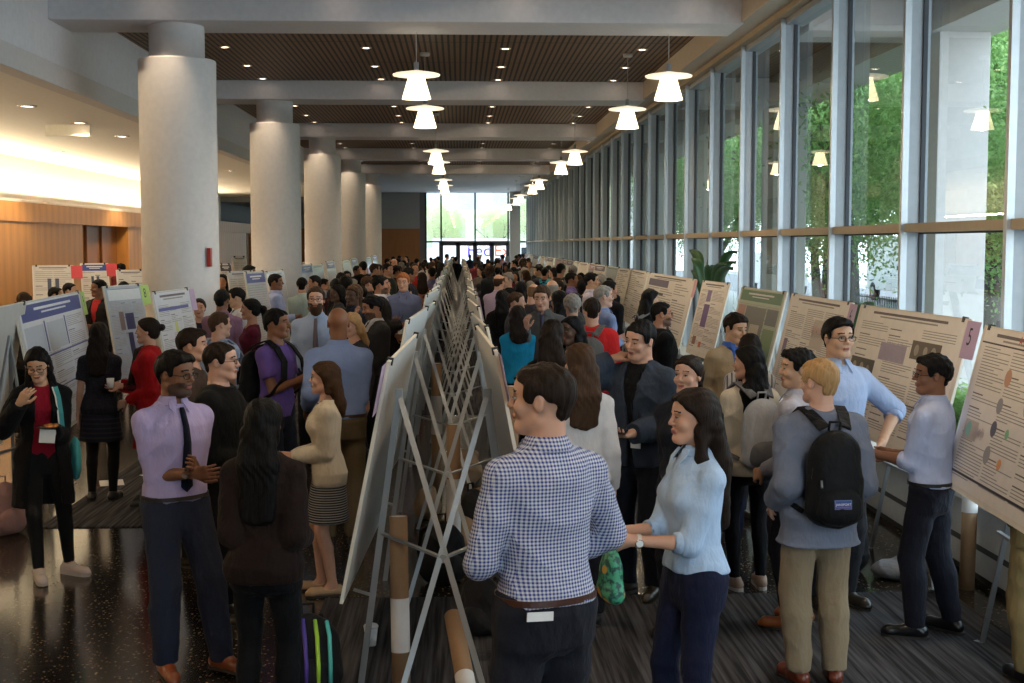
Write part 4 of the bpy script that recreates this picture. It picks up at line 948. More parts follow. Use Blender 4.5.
for k, (x, y) in enumerate([(-6.0, 18.5), (-6.0, 21.0), (-6.0, 23.6), (-8.3, 27.5), (-6.0, 31.5), (-6.0, 34.5), (-6.0, 39), (-6, 43), (-8.3, 36), (-8.3, 45)]):
    d = copy_tree(dl); d.location = (x, y, 4.213); d.scale = (1.5, 1.5, 1)
    tag(d, '%s recessed light in the white aisle ceiling' % ordn[k], 'light', 'lights in the aisle ceiling'); spot((x, y, 4.15), 55 * LA, WARM, 2.2)
d = empty('ceiling_speaker', (-7.4, 19.5, 4.19), 0, 'small angled white speaker under the aisle ceiling', 'speaker'); MB().box((-.12, -.10, -.16), (.12, .10, -.02), Matrix.Rotation(.35, 4, 'Y')).build('housing', white_m, d, .01); MB().tube([(0, 0, .03), (0, 0, -.04)], .02, 8).build('bracket', white_m, d)
tag(MB().box((-6.6, 21.2, 4.02), (-5.9, 21.26, 4.2)).build('hanging_sign', plain((.72, .66, .52), .6)), 'blank pale panel hanging from the aisle ceiling', 'sign')
# cove lights on top of the oak panelling wash the white wall and aisle ceiling
for k in range(5):
    y = 6 + k * 9.6; r = empty('cove_light', (-9.5, y, 3.20), 0, '%s slim cove light lying on top of the oak panelling' % ordn[k], 'light', 'cove lights along the oak wall')
    MB().box((-.10, -4.6, 0), (.10, 4.6, .05)).build('housing', white_m, r)
    l = bpy.data.lights.new('cove_light', 'AREA'); l.shape = 'RECTANGLE'; l.size = .18; l.size_y = 9.6; l.energy = 420 * LW; l.color = (1, .82, .54); o = link(bpy.data.objects.new('cove_lamp', l)); o.location = (-9.45, y, 3.27); o.rotation_euler = (PI, 0.4, 0)
tag(MB().box((-3.13, 16.28, 2.02), (-3.09, 16.55, 2.25)).build('fire_alarm_pull', plain((.35, .03, .02), .4)), 'small red fire alarm box on the nearest column', 'alarm')
w = bpy.data.worlds.new('sky'); sc.world = w; w.use_nodes = True; nt = w.node_tree; bg = nt.nodes['Background']; bg.inputs[1].default_value = SKY
tc = N(nt, 'ShaderNodeTexCoord'); sp = N(nt, 'ShaderNodeSeparateXYZ'); nt.links.new(tc.outputs['Generated'], sp.inputs[0]); cr = N(nt, 'ShaderNodeValToRGB'); cr.color_ramp.elements[0].position = 0; cr.color_ramp.elements[0].color = (.95, .97, 1, 1); cr.color_ramp.elements[1].position = .6; cr.color_ramp.elements[1].color = (.80, .89, 1, 1)
nt.links.new(sp.outputs[2], cr.inputs[0]); nt.links.new(cr.outputs[0], bg.inputs[0])
# ------------------------------------------------------------------ poster boards and easels
foam = plain((.50, .47, .43), .7); foamedge = plain((.72, .66, .56), .7); foamw = plain((.78, .71, .63), .7)
ink = plain((.16, .13, .13), .7); inkl = plain((.34, .30, .28), .7); clipm = plain((.02, .02, .02), .4)
alu_l = plain((.30, .31, .32), .38, .6)
def paper(c, gloss=.45): return plain(c, gloss)
CARD = dict(lav=plain((.50, .36, .52), .6), green=plain((.42, .60, .16), .6), red=plain((.55, .05, .06), .6), pink=plain((.62, .35, .38), .6))
def board(P0, P1, zt, zb, lean, label, card=None, num=None, style=None, group=None, cardside='R', sheet=(.03, .97), seed=0, fine=True, two=False):
    P0 = Vector((P0[0], P0[1])); P1 = Vector((P1[0], P1[1])); d = (P1 - P0); W = d.length; d.normalize(); n = Vector((d.y, -d.x))
    C = (P0 + P1) / 2; r = empty('poster_board', (C.x, C.y, 0), 0, label, 'poster board', group)
    U = Vector((d.x, d.y, 0)); up = Vector((-n.x * lean, -n.y * lean, zt - zb)); Ht = up.length; Vv = up.normalized(); Nn = U.cross(Vv) * 1.0
    if Nn.x * n.x + Nn.y * n.y < 0: Nn = -Nn
    O = Vector((-d.x * W / 2 + n.x * lean, -d.y * W / 2 + n.y * lean, zb))
    M = Matrix((( U.x, Vv.x, Nn.x, O.x), (U.y, Vv.y, Nn.y, O.y), (U.z, Vv.z, Nn.z, O.z), (0, 0, 0, 1)))
    mb = MB(); mb.mat(0).box((0, 0, -.014), (W, Ht, 0), M); e = .0015
    mb.mat(1)
    for a, b in (((-e, -e, -.0155), (W + e, .004, .001)), ((-e, Ht - .004, -.0155), (W + e, Ht + e, .001)), ((-e, 0, -.0155), (.004, Ht, .001)), ((W - .004, 0, -.0155), (W + e, Ht, .001))): mb.box(a, b, M)
    mb.build('panel', [style.get('board', foam) if style else foam, foamedge], r)
    st = style or {}; rg = random.Random(seed)
    s0, s1 = sheet[0] * W, sheet[1] * W; v0, v1 = st.get('v0', .03) * Ht, Ht - .012
    def sheet_mesh(s0, s1, k):
        mb = MB(); mats = [paper(st.get('paper', (.66, .60, .54)), st.get('gloss', .45)), ink, inkl]
        mb.mat(0).box((s0, v0, .0005), (s1, v1, .0025), M)
        def rect(a, b, c, d_, m, z=.0032):
            if m not in mats: mats.append(m)
            i = mats.index(m); mb.mat(i).quad(*[M @ Vector(p) for p in ((s0 + a * (s1 - s0), v0 + b * (v1 - v0), z), (s0 + c * (s1 - s0), v0 + b * (v1 - v0), z), (s0 + c * (s1 - s0), v0 + d_ * (v1 - v0), z), (s0 + a * (s1 - s0), v0 + d_ * (v1 - v0), z))])
        hd = st.get('head'); ht = .90
        if hd: rect(.02, .86, .98, .985, plain(hd, .5)); ht = .84; hi = plain((.7, .7, .72), .5); rect(.2, .935, .8, .955, hi, .0038); rect(.3, .905, .7, .918, hi, .0038)
        else:
            rect(.14, .955, .86, .975, ink); rect(.22, .93, .78, .942, inkl); ht = .90
        for (a, b, c, d_, m) in st.get('blocks', ()): rect(a, b, c, d_, plain(m, .5), .0036)
        if fine:
            nc = st.get('cols', 3); step = .0175 / (v1 - v0) if fine is True else .035 / (v1 - v0)
            for ci in range(nc):
                a0 = .03 + .94 * ci / nc + .012; a1 = .03 + .94 * (ci + 1) / nc - .012; y = ht - .02
                while y > .06:
                    seg = rg.random()
                    if seg < .10: y -= step * 1.6; rect(a0, y, a0 + (a1 - a0) * .4, y + step * .42, ink, .0032); y -= step
                    else:
                        inb = any(b <= y <= d_ and a < (a0 + a1) / 2 < c for (a, b, c, d_, m) in st.get('blocks', ()))
                        if not inb: rect(a0, y, a0 + (a1 - a0) * (1 if rg.random() < .75 else rg.uniform(.4, .9)), y + step * .30, inkl)
                        y -= step
        for fn in st.get('extra', ()): fn(rect, M, mb, mats, s0, s1, v0, v1)
        mb.build('poster_sheet', mats, r)
    if two: mid = (s0 + s1) / 2; sheet_mesh(s0, mid - .01, 0); sheet_mesh(mid + .01, s1, 1)
    else: sheet_mesh(s0, s1, 0)
    for u in (s0 + .05, s1 - .05): MB().box((u - .016, Ht - .025, -.022), (u + .016, Ht + .012, .008), M).build('binder_clip', clipm, r)
    if card:
        cw, ch = .20, .24; u0 = W - .04 if cardside == 'R' else -cw + .04
        mb = MB(); mb.box((u0, Ht - ch - .01, .004), (u0 + cw, Ht - .01, .0055), M)
        if num: text_geo(num, .16, M @ Matrix.Translation((u0 + cw * .42, Ht - .115, .0062)), mb, 1, .8)
        mb.build('number_card', [CARD[card], plain((.02, .02, .03))], r)
    return r, M, W, Ht
def tripod(cx, cy, n, d, label, zt=1.5, spread=.62, front=.10, group='tripod easels'):
    """n: facing direction of the board, d: along the board"""
    r = empty('tripod_easel', (cx, cy, 0), 0, label, 'easel', group); n = Vector(n); d = Vector(d)
    P = lambda a, b, z: (d.x * a + n.x * b, d.y * a + n.y * b, z)
    top = P(0, -.10, zt)
    for s_ in (-1, 1): MB().bar(top, P(s_ * spread, front - .03, 0), .028, .014).bar(P(s_ * (spread - .02), front - .03, .0), P(s_ * (spread + .03), front, .0), .03, .02).build('leg', alu_l, r)
    MB().bar(top, P(0, -.30, 0), .028, .014).build('leg', alu_l, r)
    MB().bar(P(-.38, .09 - .12, .70), P(.38, .09 - .12, .70), .025, .018).build('cross_bar', alu_l, r)
    return r
PL = lambda **k: dict(k)
warmp = (.82, .76, .70)
def fig_traces(c, a, b, w, h, n=3):
    def fn(rect, M, mb, mats, s0, s1, v0, v1):
        m = plain(c, .6)
        if m not in mats: mats.append(m)
        rg = random.Random(5)
        for k in range(n):
            for i in range(26):
                x = s0 + (a + w * i / 26) * (s1 - s0); y = v0 + (b + h * k / n) * (v1 - v0); hh = rg.uniform(.01, .04)
                mb.mat(mats.index(m)).quad(*[M @ Vector(p) for p in ((x, y - hh, .004), (x + .004, y - hh, .004), (x + .004, y + hh, .004), (x, y + hh, .004))])
    return fn
def circles(lst):
    def fn(rect, M, mb, mats, s0, s1, v0, v1):
        for a, b, r_, c in lst:
            m = plain(c, .6)
            if m not in mats: mats.append(m)
            cx, cy = s0 + a * (s1 - s0), v0 + b * (v1 - v0); vs = [M @ Vector((cx + r_ * math.cos(2 * PI * k / 16), cy + r_ * math.sin(2 * PI * k / 16), .0042)) for k in range(16)]
            mb.mat(mats.index(m))._add(vs, [tuple(range(16))])
    return fn
def title(txt, size, c, a, b):
    def fn(rect, M, mb, mats, s0, s1, v0, v1):
        m = plain(c, .6)
        if m not in mats: mats.append(m)
        text_geo(txt, size, M @ Matrix.Translation((s0 + a * (s1 - s0), v0 + b * (v1 - v0), .0045)), mb, mats.index(m))
    return fn
blk = (.03, .025, .025)
# right row, along the windows
def at18(x, y, z=1.83): return at_z(x, y, z)
R_ = []
R_.append((at18(985, 325), (2.93, 5.85), dict(paper=warmp, board=foamw, cols=3, blocks=[(.0, .905, 1, .915, blk), (.0, .075, 1, .09, blk), (.05, .30, .2, .42, (.55, .47, .42))],
    extra=[title('A Novel', .075, (.5, .06, .03), .47, .955), circles([(.37, .73, .05, (.55, .30, .20)), (.36, .56, .045, (.30, .28, .30)), (.36, .42, .045, (.12, .11, .16)), (.50, .42, .028, (.25, .55, .3)), (.36, .26, .05, (.35, .33, .33)), (.50, .24, .03, (.8, .35, .12)), (.10, .36, .045, (.25, .5, .45)), (.62, .6, .05, (.5, .5, .5))]), fig_traces((.5, .42, .42), .16, .36, .12, .04, 1)]), None, None, 'tilted poster board at the right edge with a red title and round diagrams'))
R_.append((at18(861, 304.5), at18(972, 319.5), dict(paper=warmp, board=foamw, cols=3, v0=.03, blocks=[(.02, .42, .28, .58, (.05, .04, .03)), (.60, .66, .86, .80, (.10, .07, .05)), (.30, .60, .56, .74, (.42, .36, .45))],
    extra=[fig_traces((.22, .15, .3), .30, .64, .26, .12, 3), fig_traces((.1, .1, .1), .6, .3, .25, .05, 1), circles([(.07, .5, .04, (.3, .25, .2)), (.15, .5, .04, (.35, .3, .22)), (.22, .5, .03, (.22, .2, .18)), (.65, .73, .04, (.3, .26, .2)), (.73, .73, .035, (.34, .3, .25)), (.80, .73, .04, (.3, .28, .22))])]), 'lav', '5', 'poster board with the lavender number 5 card behind the two men in pale shirts'))
R_.append((at18(792, 293.3), at18(853, 302.8), dict(paper=warmp, board=foamw, cols=3, blocks=[(.52, .52, .74, .8, (.60, .52, .45)), (.05, .40, .12, .55, (.2, .14, .25))], extra=[fig_traces((.05, .05, .08), .52, .66, .22, .05, 1), fig_traces((.5, .1, .08), .5, .70, .2, .04, 1)]), 'lav', '6', 'poster board with the lavender number 6 card behind the spiky haired man'))
R_.append((at18(742, 286.6), at18(787, 292.4), dict(paper=(.42, .48, .38), board=foamw, head=(.07, .17, .09), cols=3, blocks=[(.02, .50, .20, .80, (.45, .22, .18)), (.22, .45, .70, .80, (.16, .16, .15)), (.72, .62, .97, .80, (.12, .13, .14)), (.72, .08, .97, .58, (.15, .24, .12)), (.40, .25, .62, .60, (.58, .52, .46))]), None, None, 'poster board with a dark green header behind the man in a cardigan'))
R_.append((at18(703, 280.3), at18(730, 283.4), dict(paper=warmp, board=foamw, cols=2, v0=.06, blocks=[(.28, .35, .50, .68, (.13, .07, .22)), (.30, .72, .46, .88, (.22, .15, .32)), (.12, .08, .26, .2, (.3, .12, .07)), (.4, .06, .5, .14, (.6, .15, .05))]), None, None, 'narrow poster board with a tall purple chart'))
R_.append((at18(649, 272.4), at18(696, 279.2), dict(paper=warmp, board=foamw, cols=3, blocks=[(.04, .80, .52, .92, (.10, .08, .15)), (.04, .70, .2, .74, blk), (.25, .66, .45, .70, blk)]), 'pink', None, 'poster board with a dark title bar and pink card behind the man with glasses'))
R_.append((at18(631, 268.8), at18(648, 272.0), dict(paper=(.78, .72, .65), board=foamw, cols=2), None, None, 'plain text poster board left of the dark title bar poster'))
for i, (p0, p1, st, cd, nm_, lab) in enumerate(R_):
    if i in (4, 6): tripod((p0[0] + p1[0]) / 2 - .06, (p0[1] + p1[1]) / 2, (-1, 0), (0, 1), 'metal easel under the ' + lab.split(' with')[0].split(' left')[0], 1.6, .3, 0)
    d = Vector((p1[0] - p0[0], p1[1] - p0[1])).normalized(); n = Vector((d.y, -d.x))
    board(p0, p1, 1.83, .90, .22, lab, cd, nm_, st, 'posters along the windows', seed=i, fine=True if i < 5 else 2)
    if i in (0, 1, 2, 3, 5): tripod((p0[0] + p1[0]) / 2 + n.x * .06, (p0[1] + p1[1]) / 2 + n.y * .06, n, d, 'grey metal tripod easel under the ' + ['poster board at the right edge', 'number 5 poster board', 'number 6 poster board', 'green headed poster board', '', 'poster board with a dark title bar'][i], 1.62, .6 if i < 3 else .5, .0)
farlab = lambda i: 'slim metal easel under a small poster board far along the windows'
Y = 24.3; i = 0; seedc = [(.78, .72, .65), (.60, .60, .60), (.78, .71, .63), (.45, .32, .38), (.72, .66, .6)]
while Y < 62:
    W = (1.25, 1.9, 1.6)[i % 3]; st = dict(paper=seedc[i % 5], board=foamw, cols=3, gloss=.2 if i % 2 else .5, head=[None, None, (.12, .10, .18), (.30, .12, .18)][i % 4])
    board((3.12 + .05 * (i % 2), Y + W), (3.2, Y), 1.83, .9, .22, 'poster board in the far part of the window row' if i > 7 else ['first', 'second', 'third', 'fourth', 'fifth', 'sixth', 'seventh', 'eighth'][i] + ' small poster board beyond the big ones along the windows', None, None, st, 'far posters along the windows', seed=20 + i, fine=2 if i < 4 else False)
    ff = farlab(i); tripod(3.10, Y + W / 2, (-1, 0), (0, 1), ff, 1.6, .35, .05, 'far window row easels')
    Y += W + .45; i += 1
# left row
L_ = [(at_z(14, 304, 1.82), at_z(80, 291, 1.82), dict(paper=(.62, .62, .66), gloss=.3, cols=3, head=(.03, .05, .22), blocks=[(.30, .60, .32, .84, (.05, .07, .2)), (.63, .60, .65, .84, (.05, .07, .2)), (.02, .56, .98, .575, (.06, .08, .25)), (.34, .60, .62, .82, (.48, .50, .54)), (.02, .60, .29, .82, (.46, .48, .53)), (.02, .30, .98, .31, (.06, .08, .25))]), 'green', '9', 'poster board with a dark blue header beside the woman in black'),
      (at_z(103, 286.5, 1.82), (-3.82, 15.75), dict(paper=(.44, .47, .54), gloss=.25, cols=3, blocks=[(.42, .55, .66, .72, (.03, .03, .10)), (.42, .2, .55, .52, (.03, .03, .10)), (.42, .02, .55, .17, (.03, .03, .1)), (.25, .55, .38, .74, (.20, .14, .13)), (.55, .2, .66, .52, (.4, .4, .5)), (.05, .86, .95, .97, (.62, .64, .66))]), 'green', '8', 'silvery poster board with dark blue blocks behind the woman in red'),
      ((-3.06, 13.05), (-2.96, 14.35), dict(paper=(.64, .63, .66), gloss=.4, cols=3, blocks=[(.05, .83, .9, .86, (.10, .10, .3)), (.45, .50, .56, .58, (.7, .2, .22)), (.58, .40, .68, .48, (.15, .35, .6)), (.42, .62, .50, .72, (.6, .6, .2))]), 'lav', None, 'white poster board with coloured squares in front of the nearest column')]
for i, (p0, p1, st, cd, nm_, lab) in enumerate(L_):
    d = Vector((p1[0] - p0[0], p1[1] - p0[1])).normalized(); n = Vector((d.y, -d.x))
    board(p0, p1, 1.82, .66, .20, lab, cd, nm_, st, 'posters in the left aisle', seed=40 + i)
    tripod((p0[0] + p1[0]) / 2 + n.x * .08, (p0[1] + p1[1]) / 2 + n.y * .08, n, d, 'grey metal tripod easel under the ' + ['blue headed poster board', 'silvery poster board', 'white poster board with coloured squares'][i], 1.6, .5, .0)
board((-3.58, 10.85), (-3.40, 9.35), 1.83, .66, .22, 'grey back of a poster board at the left edge', None, None, dict(paper=(.6, .6, .6)), 'posters in the left aisle', seed=50)
tripod(-3.55, 10.1, (-1, .12), (.12, 1), 'metal easel under the grey board back at the left edge', 1.6, .35, .1)
G_ = [((-3.76, 21.2), (-3.46, 21.9)), ((-3.14, 19.1), (-2.98, 20.0)), ((-3.05, 20.6), (-3.0, 22.3)), ((-3.12, 25.6), (-3.05, 27.0)), ((-3.1, 27.3), (-3.05, 29.1)), ((-3.1, 30.2), (-3.05, 31.8)), ((-3.1, 34.5), (-3.05, 36.2)), ((-3.1, 37), (-3.05, 38.8)), ((-3.1, 43), (-3.05, 44.8)), ((-3.1, 46), (-3.05, 48))]
for i, (p0, p1) in enumerate(G_):
    board(p0, p1, 1.86 + (.03 if i % 2 else 0), .75, .18, ['glossy light poster board just right of the nearest column', 'narrow glossy poster board in front of the second column, left one', 'glossy poster board in front of the second column, right one', 'glossy poster board in front of the third column, left one', 'glossy poster board in front of the third column, right one'][i] if i < 5 else 'shiny poster board far down the left aisle', None, None, dict(paper=(.56, .58, .62), gloss=.12, cols=3, head=(None, (.1, .12, .3))[i % 2]), 'glossy posters by the columns' if i < 5 else 'far glossy posters by the columns', seed=60 + i, fine=2 if i < 4 else False)
    d = Vector((p1[0] - p0[0], p1[1] - p0[1])).normalized(); n = Vector((d.y, -d.x)); tripod((p0[0] + p1[0]) / 2 + n.x * .1, (p0[1] + p1[1]) / 2 + n.y * .1, n, d, 'slim metal easel holding a glossy poster board by the columns', 1.6, .3, 0, 'easels by the columns')
for i, (a, b, y, cd, hd, lab) in enumerate([((32, 265.5), (73, 262.5), 24, 'red', None, 'cream poster board with a red card, leftmost by the oak wall'), ((80, 263.5), (108, 261), 24.6, 'red', (.04, .06, .25), 'poster board with a blue header and red card by the oak wall'), ((116, 270), (144, 267.5), 23.2, None, None, 'low cream poster board by the oak wall, beside the blue headed one'), ((219, 264), (231, 261.5), 25.2, None, (.05, .04, .05), 'small poster with a dark title by the oak wall past the nearest column'), ((232, 256.6), (246, 254.5), 27, None, None, 'raised white poster by the oak wall past the nearest column')]):
    x0, z0 = at_y(a[0], a[1], y); x1, z1 = at_y(b[0], b[1], y + .25)
    board((x0, y), (x1, y + .25), z0, z0 - .95, .2, lab, cd, None, dict(paper=(.62, .58, .52), board=foamw, cols=2, head=hd, blocks=[(.35, .4, .45, .75, (.05, .06, .1)), (.55, .4, .65, .75, (.05, .06, .1))] if i < 2 else ()), 'posters by the oak wall', seed=70 + i, fine=2)
    nn = Vector((0, -1)); tripod((x0 + x1) / 2, y + .2, nn, Vector((1, 0)), 'tripod easel under the ' + lab.split(' by')[0], z0 - .25, .35, -.1, 'tripod easels by the oak wall')
# centre double row with its lattice of easels
NB = 19; cards = ['lav', None, 'lav', None, None, 'lav']
for k in range(NB):
    yn = 6.15 + 2.28 * k; L_b = 2.02; cx = -.085
    near = 'nearest' if k == 0 else ['', 'second', 'third', 'fourth', 'fifth', 'sixth'][k] if k < 6 else None
    for sg, side_ in ((-1, 'left'), (1, 'right')):
        pn = (cx + sg * (.262 + .012 * math.sin(k * 2.1)), yn + (.0 if sg < 0 else -.03) + .1 * math.sin(k)); pf = (cx + sg * (.176 + .015 * math.cos(k * 1.3)), yn + L_b)
        P0, P1 = (pf, pn) if sg < 0 else (pn, pf); zt = 1.77 + .03 * math.sin(k * 2.7 + sg)
        lab = ('%s white board of the centre row on the %s side, seen from the back' % (near, side_)) if near else 'white board far down the %s side of the centre row' % side_
        board(P0, P1, zt, .60 if k else .58, .235, lab, cards[k % 6] if sg < 0 else cards[(k + 2) % 6], None, dict(paper=(.6, .57, .55), board=plain((.56, .55, .53), .7), cols=3, head=(.1, .1, .3) if k % 2 else None), 'centre row boards, %s side' % side_ if near else 'far centre row boards, %s side' % side_, cardside='R' if sg < 0 else 'L', seed=100 + k, fine=2 if k < 2 else False)
    ys = yn + .36; r = empty('lattice_easel', (cx, ys, 0), 0, ('%s aluminium lattice easel between the centre boards' % near) if near else 'aluminium lattice easel far down the centre row', 'easel', 'lattice easels of the centre row' if near else 'far lattice easels of the centre row')
    for sg in (-1, 1):
        MB().bar((sg * .222, 0, 1.55), (sg * .434, 0, 0), .032, .022, (0, 1, 0)).box((sg * .222 - .02, -.02, 1.53), (sg * .222 + .02, .02, 1.575)).build('leg', alu_l, r)
        MB().bar((sg * .215, -.02, 1.53), (-sg * .262, -.68, 0), .027, .012, (0, 1, 0)).build('diagonal_bar', alu_l, r)
        MB().bar((sg * .315, 0, .84), (sg * .0, -.33, .79), .022, .012).build('strut', alu_l, r)
        MB().bar((sg * .36, 0, .52), (sg * .46, .01, .55), .018, .012).build('hook', alu_l, r)
    MB().tube([(0, -.345, .79), (0, -.31, .79)], .022, 10).build('joint', alu, r)
# ------------------------------------------------------------------ bags, tubes and other things
def sdf_obj(name, mat, fn, lo, hi, h, parent=None, amp=.004, seed=0):
    F = Field(lo, hi, h); fn(F); V, Q = F.mesh(); V = folds(V, Q, amp, seed) if amp else V
    return mesh_from(name, V, Q, mat if isinstance(mat, list) else [mat], None, True, parent)
nylon = cloth((.012, .012, .014), rough=.6)
def floor_bag(x, y, rz, label, c=(.012, .012, .014), accent=None, s=1.0, lying=False):
    r = empty('backpack', (x, y, 0), rz, label, 'bag'); r.scale = (s,) * 3; m = cloth(c, rough=.65)
    def fn(F):
        F.ell((0, 0, .19), (.17, .12, .23), 0); F.ell((0, -.02, .10), (.17, .13, .12), .05); F.plane_cut(v3(0, 0, .004), v3(0, 0, -1))
    sdf_obj('bag_body', m, fn, (-.25, -.22, -.02), (.25, .22, .5), .013, r, .012, int(x * 7))
    def fp(F): F.ell((0, -.11, .12), (.12, .06, .10), 0); F.plane_cut(v3(0, 0, .006), v3(0, 0, -1))
    sdf_obj('front_pocket', m, fp, (-.2, -.25, -.02), (.2, .05, .3), .012, r, .005)
    MB().tube([(-.03, .03, .40), (-.03, .03, .46), (.03, .03, .46), (.03, .03, .40)], .008, 8).build('handle', m, r)
    for g in (-1, 1): MB().tube([(g * .07, .07, .38), (g * .10, .15, .33), (g * .11, .17, .18), (g * .10, .12, .06)], .016, 8).build('strap', m, r)
    if accent:
        for k, c_ in enumerate(accent): MB().tube([(-.09 + .06 * k, -.045 - .0 * k, .405 - .01 * abs(k - 1)), (-.09 + .062 * k, -.115, .33), (-.085 + .06 * k, -.165, .20), (-.085 + .06 * k, -.16, .10)], .011, 8).build('bright_trim', plain(c_, .5), r)
    return r
floor_bag(-.78, 6.55, .2, 'black backpack with pink, purple, lime and teal trims at the bottom edge', accent=((.85, .02, .08), (.10, .05, .35), (.45, .75, .05), (.10, .55, .50)))
floor_bag(-.12, 8.75, .4, 'black bag slumped on the floor under the centre lattice, nearer the left')
floor_bag(.12, 7.55, -.5, 'black bag lying by the tube behind the man in the checked shirt', s=.85)
floor_bag(.10, 9.9, .9, 'dark bag beyond the brown paper bags under the lattice', (.02, .017, .015))
floor_bag(2.72, 8.95, -.3, 'black and grey backpack on the floor behind the man in black trousers', (.015, .015, .017), s=.95)
floor_bag(2.45, 9.6, .6, 'dark bag on the floor under the number 5 poster board', (.02, .02, .025))
floor_bag(-3.62, 10.35, .8, 'pale pink backpack on the floor at the left edge', (.42, .24, .22), s=1.0)
floor_bag(-1.0, 12.3, 0.3, 'black bag on the floor of the left aisle near the centre row')
jk = sdf_obj('folded_jacket', cloth((.20, .20, .22)), lambda F: (F.ell((0, 0, .06), (.20, .14, .07), 0), F.ell((.10, .05, .10), (.12, .10, .07), .04), F.plane_cut(v3(0, 0, .003), v3(0, 0, -1))), (-.3, -.25, -.02), (.3, .25, .3), .012, None, .014, 3)
jk.location = (3.02, 8.72, 0); tag(jk, 'crumpled grey jacket on the floor against the window ledge', 'jacket')
for i, (x, y, rz, s_, lab) in enumerate(((-.02, 9.3, .3, 1.0, 'crumpled brown paper bag under the centre lattice, nearer one'), (.22, 10.6, -.4, .9, 'brown paper bag under the lattice, further back on the right'), (-.28, 10.8, .8, .8, 'small brown paper bag under the lattice on the left'), (.05, 12.4, .1, 1.0, 'brown paper bag far back under the lattice'))):
    b_ = sdf_obj('paper_bag', plain((.28, .17, .09), .8), lambda F: (F.ell((0, 0, .13), (.17, .12, .15), 0), F.ell((0, 0, .28), (.13, .04, .07), .05), F.plane_cut(v3(0, 0, .003), v3(0, 0, -1))), (-.25, -.2, -.02), (.25, .2, .4), .014, None, .016, i)
    b_.location = (x, y, 0); b_.rotation_euler = (0, 0, rz); b_.scale = (s_,) * 3; tag(b_, lab, 'bag', 'brown paper bags')
kraft = plain((.27, .16, .085), .75); labelw = plain((.66, .64, .63), .6)
def tube_(a, b, r_, label, parts, scr=True):
    a, b = Vector(a), Vector(b); d = (b - a); L_ = d.length; q = d.to_track_quat('Z', 'Y').to_matrix().to_4x4(); M = q
    r = empty('poster_tube', a, 0, label, 'tube', 'cardboard poster tubes')
    MB().lathe([(0, 0), (r_, 0), (r_, L_), (r_ - .005, L_), (r_ - .005, L_ - .012), (0, L_ - .012)], 28, (0, 0, 0), M).build('tube', kraft, r)
    MB().lathe([(0, L_ - .008), (r_ * .8, L_ - .008), (r_ * .84, L_ - .002), (r_ * .78, L_ - .004), (0, L_ - .004)], 24, (0, 0, 0), M).build('end_cap', plain((.75, .75, .74), .5), r)
    for f0, f1, a0, a1 in parts: MB().lathe([(r_ + .0015, L_ * f0), (r_ + .0015, L_ * f1)], 28, (0, 0, 0), M, a0, a1).build('address_label', labelw, r)
    if scr:
        mb = MB(); rg = random.Random(4)
        for k in range(7):
            t0 = L_ * (.08 + .1 * k) ; pts = [M @ Vector(((r_ + .002) * math.cos(a_), (r_ + .002) * math.sin(a_), t0 + .012 * math.sin(9 * a_ + k))) for a_ in [-PI / 2 - .5 + .1 * i for i in range(10)]]
            mb.tube(pts, .0016, 4)
        mb.build('marker_writing', ink, r)
    return r
tube_((-.30, 6.42, 0), (-.315, 6.50, .93), .046, 'tall brown cardboard poster tube with white labels standing in the first easel', [(.86, .96, -2.2, -1.0), (.27, .56, 0, 2 * PI)])
tube_((.06, 5.9, .045), (-.04, 6.55, .40), .046, 'brown poster tube leaning toward the camera near the bottom edge', [(.02, .45, 0, 2 * PI)])
tube_((-.05, 9.15, 0), (-.05, 9.2, 1.02), .05, 'poster tube with a white wrap standing behind the first easel crossing', [(.1, .62, 0, 2 * PI)], False)
tube_((-.22, 12.0, 0), (-.22, 12.0, 1.2), .05, 'poster tube standing deep inside the lattice, left side', [(.45, .75, 0, 2 * PI)], False)
tube_((.35, 8.9, 0), (.36, 8.95, 1.32), .045, 'tall brown tube standing against the back of the right centre board', [], False)
tube_((3.38, 8.42, 0), (3.40, 8.45, .66), .05, 'poster tube with a white top leaning by the window ledge under the red titled board', [(.78, .98, 0, 2 * PI)])
tube_((-3.95, 10.6, 0), (-3.98, 10.7, .62), .05, 'poster tube with a white label standing at the left edge', [(.7, .9, 0, 2 * PI)], False)
c = empty('coffee_cup', (-.515, 7.32, 0.009), 0, 'white paper coffee cup with a lid on the carpet by the first easel', 'cup')
MB().lathe([(0, 0), (.028, 0), (.040, .105), (.0, .105)], 20).build('cup', labelw, c); MB().lathe([(0, .105), (.042, .105), (.043, .112), (.038, .120), (.034, .122), (0, .118)], 20).build('lid', plain((.75, .73, .70), .4), c)
pb = sdf_obj('plastic_bottle', glass_mat('clear plastic', (.8, .84, .86), 1.4), lambda F: (F.cone((-.07, 0, .035), (.05, 0, .035), .032, .030, k=0), F.cone((.05, 0, .035), (.10, 0, .035), .028, .013, k=.01)), (-.15, -.06, -.01), (.15, .06, .1), .005, None, 0); pb.location = (.16, 7.02, .006); tag(pb, 'clear plastic bottle lying beside the black bag and the leaning tube', 'bottle')
for i, (x, y, rz) in enumerate(((-3.35, 12.5, .3), (-3.0, 12.9, .9))):
    tag(MB().box((-.11, -.15, 0), (.11, .15, .004), Matrix.Translation((x, y, .0095)) @ Matrix.Rotation(rz, 4, 'Z')).build('paper_sheet', labelw), ['white sheet of paper on the carpet behind the woman in black, left one', 'white sheet of paper on the carpet behind the woman in black, right one'][i], 'paper')
t = MB().lathe([(0, 0), (.035, 0), (.042, .09), (.042, .16), (.035, .165), (0, .165)], 20).build('purple_cup', plain((.06, .03, .09), .4)); t.location = (-3.2, 13.4, .009); tag(t, 'dark purple tumbler on the carpet under the posters', 'cup')
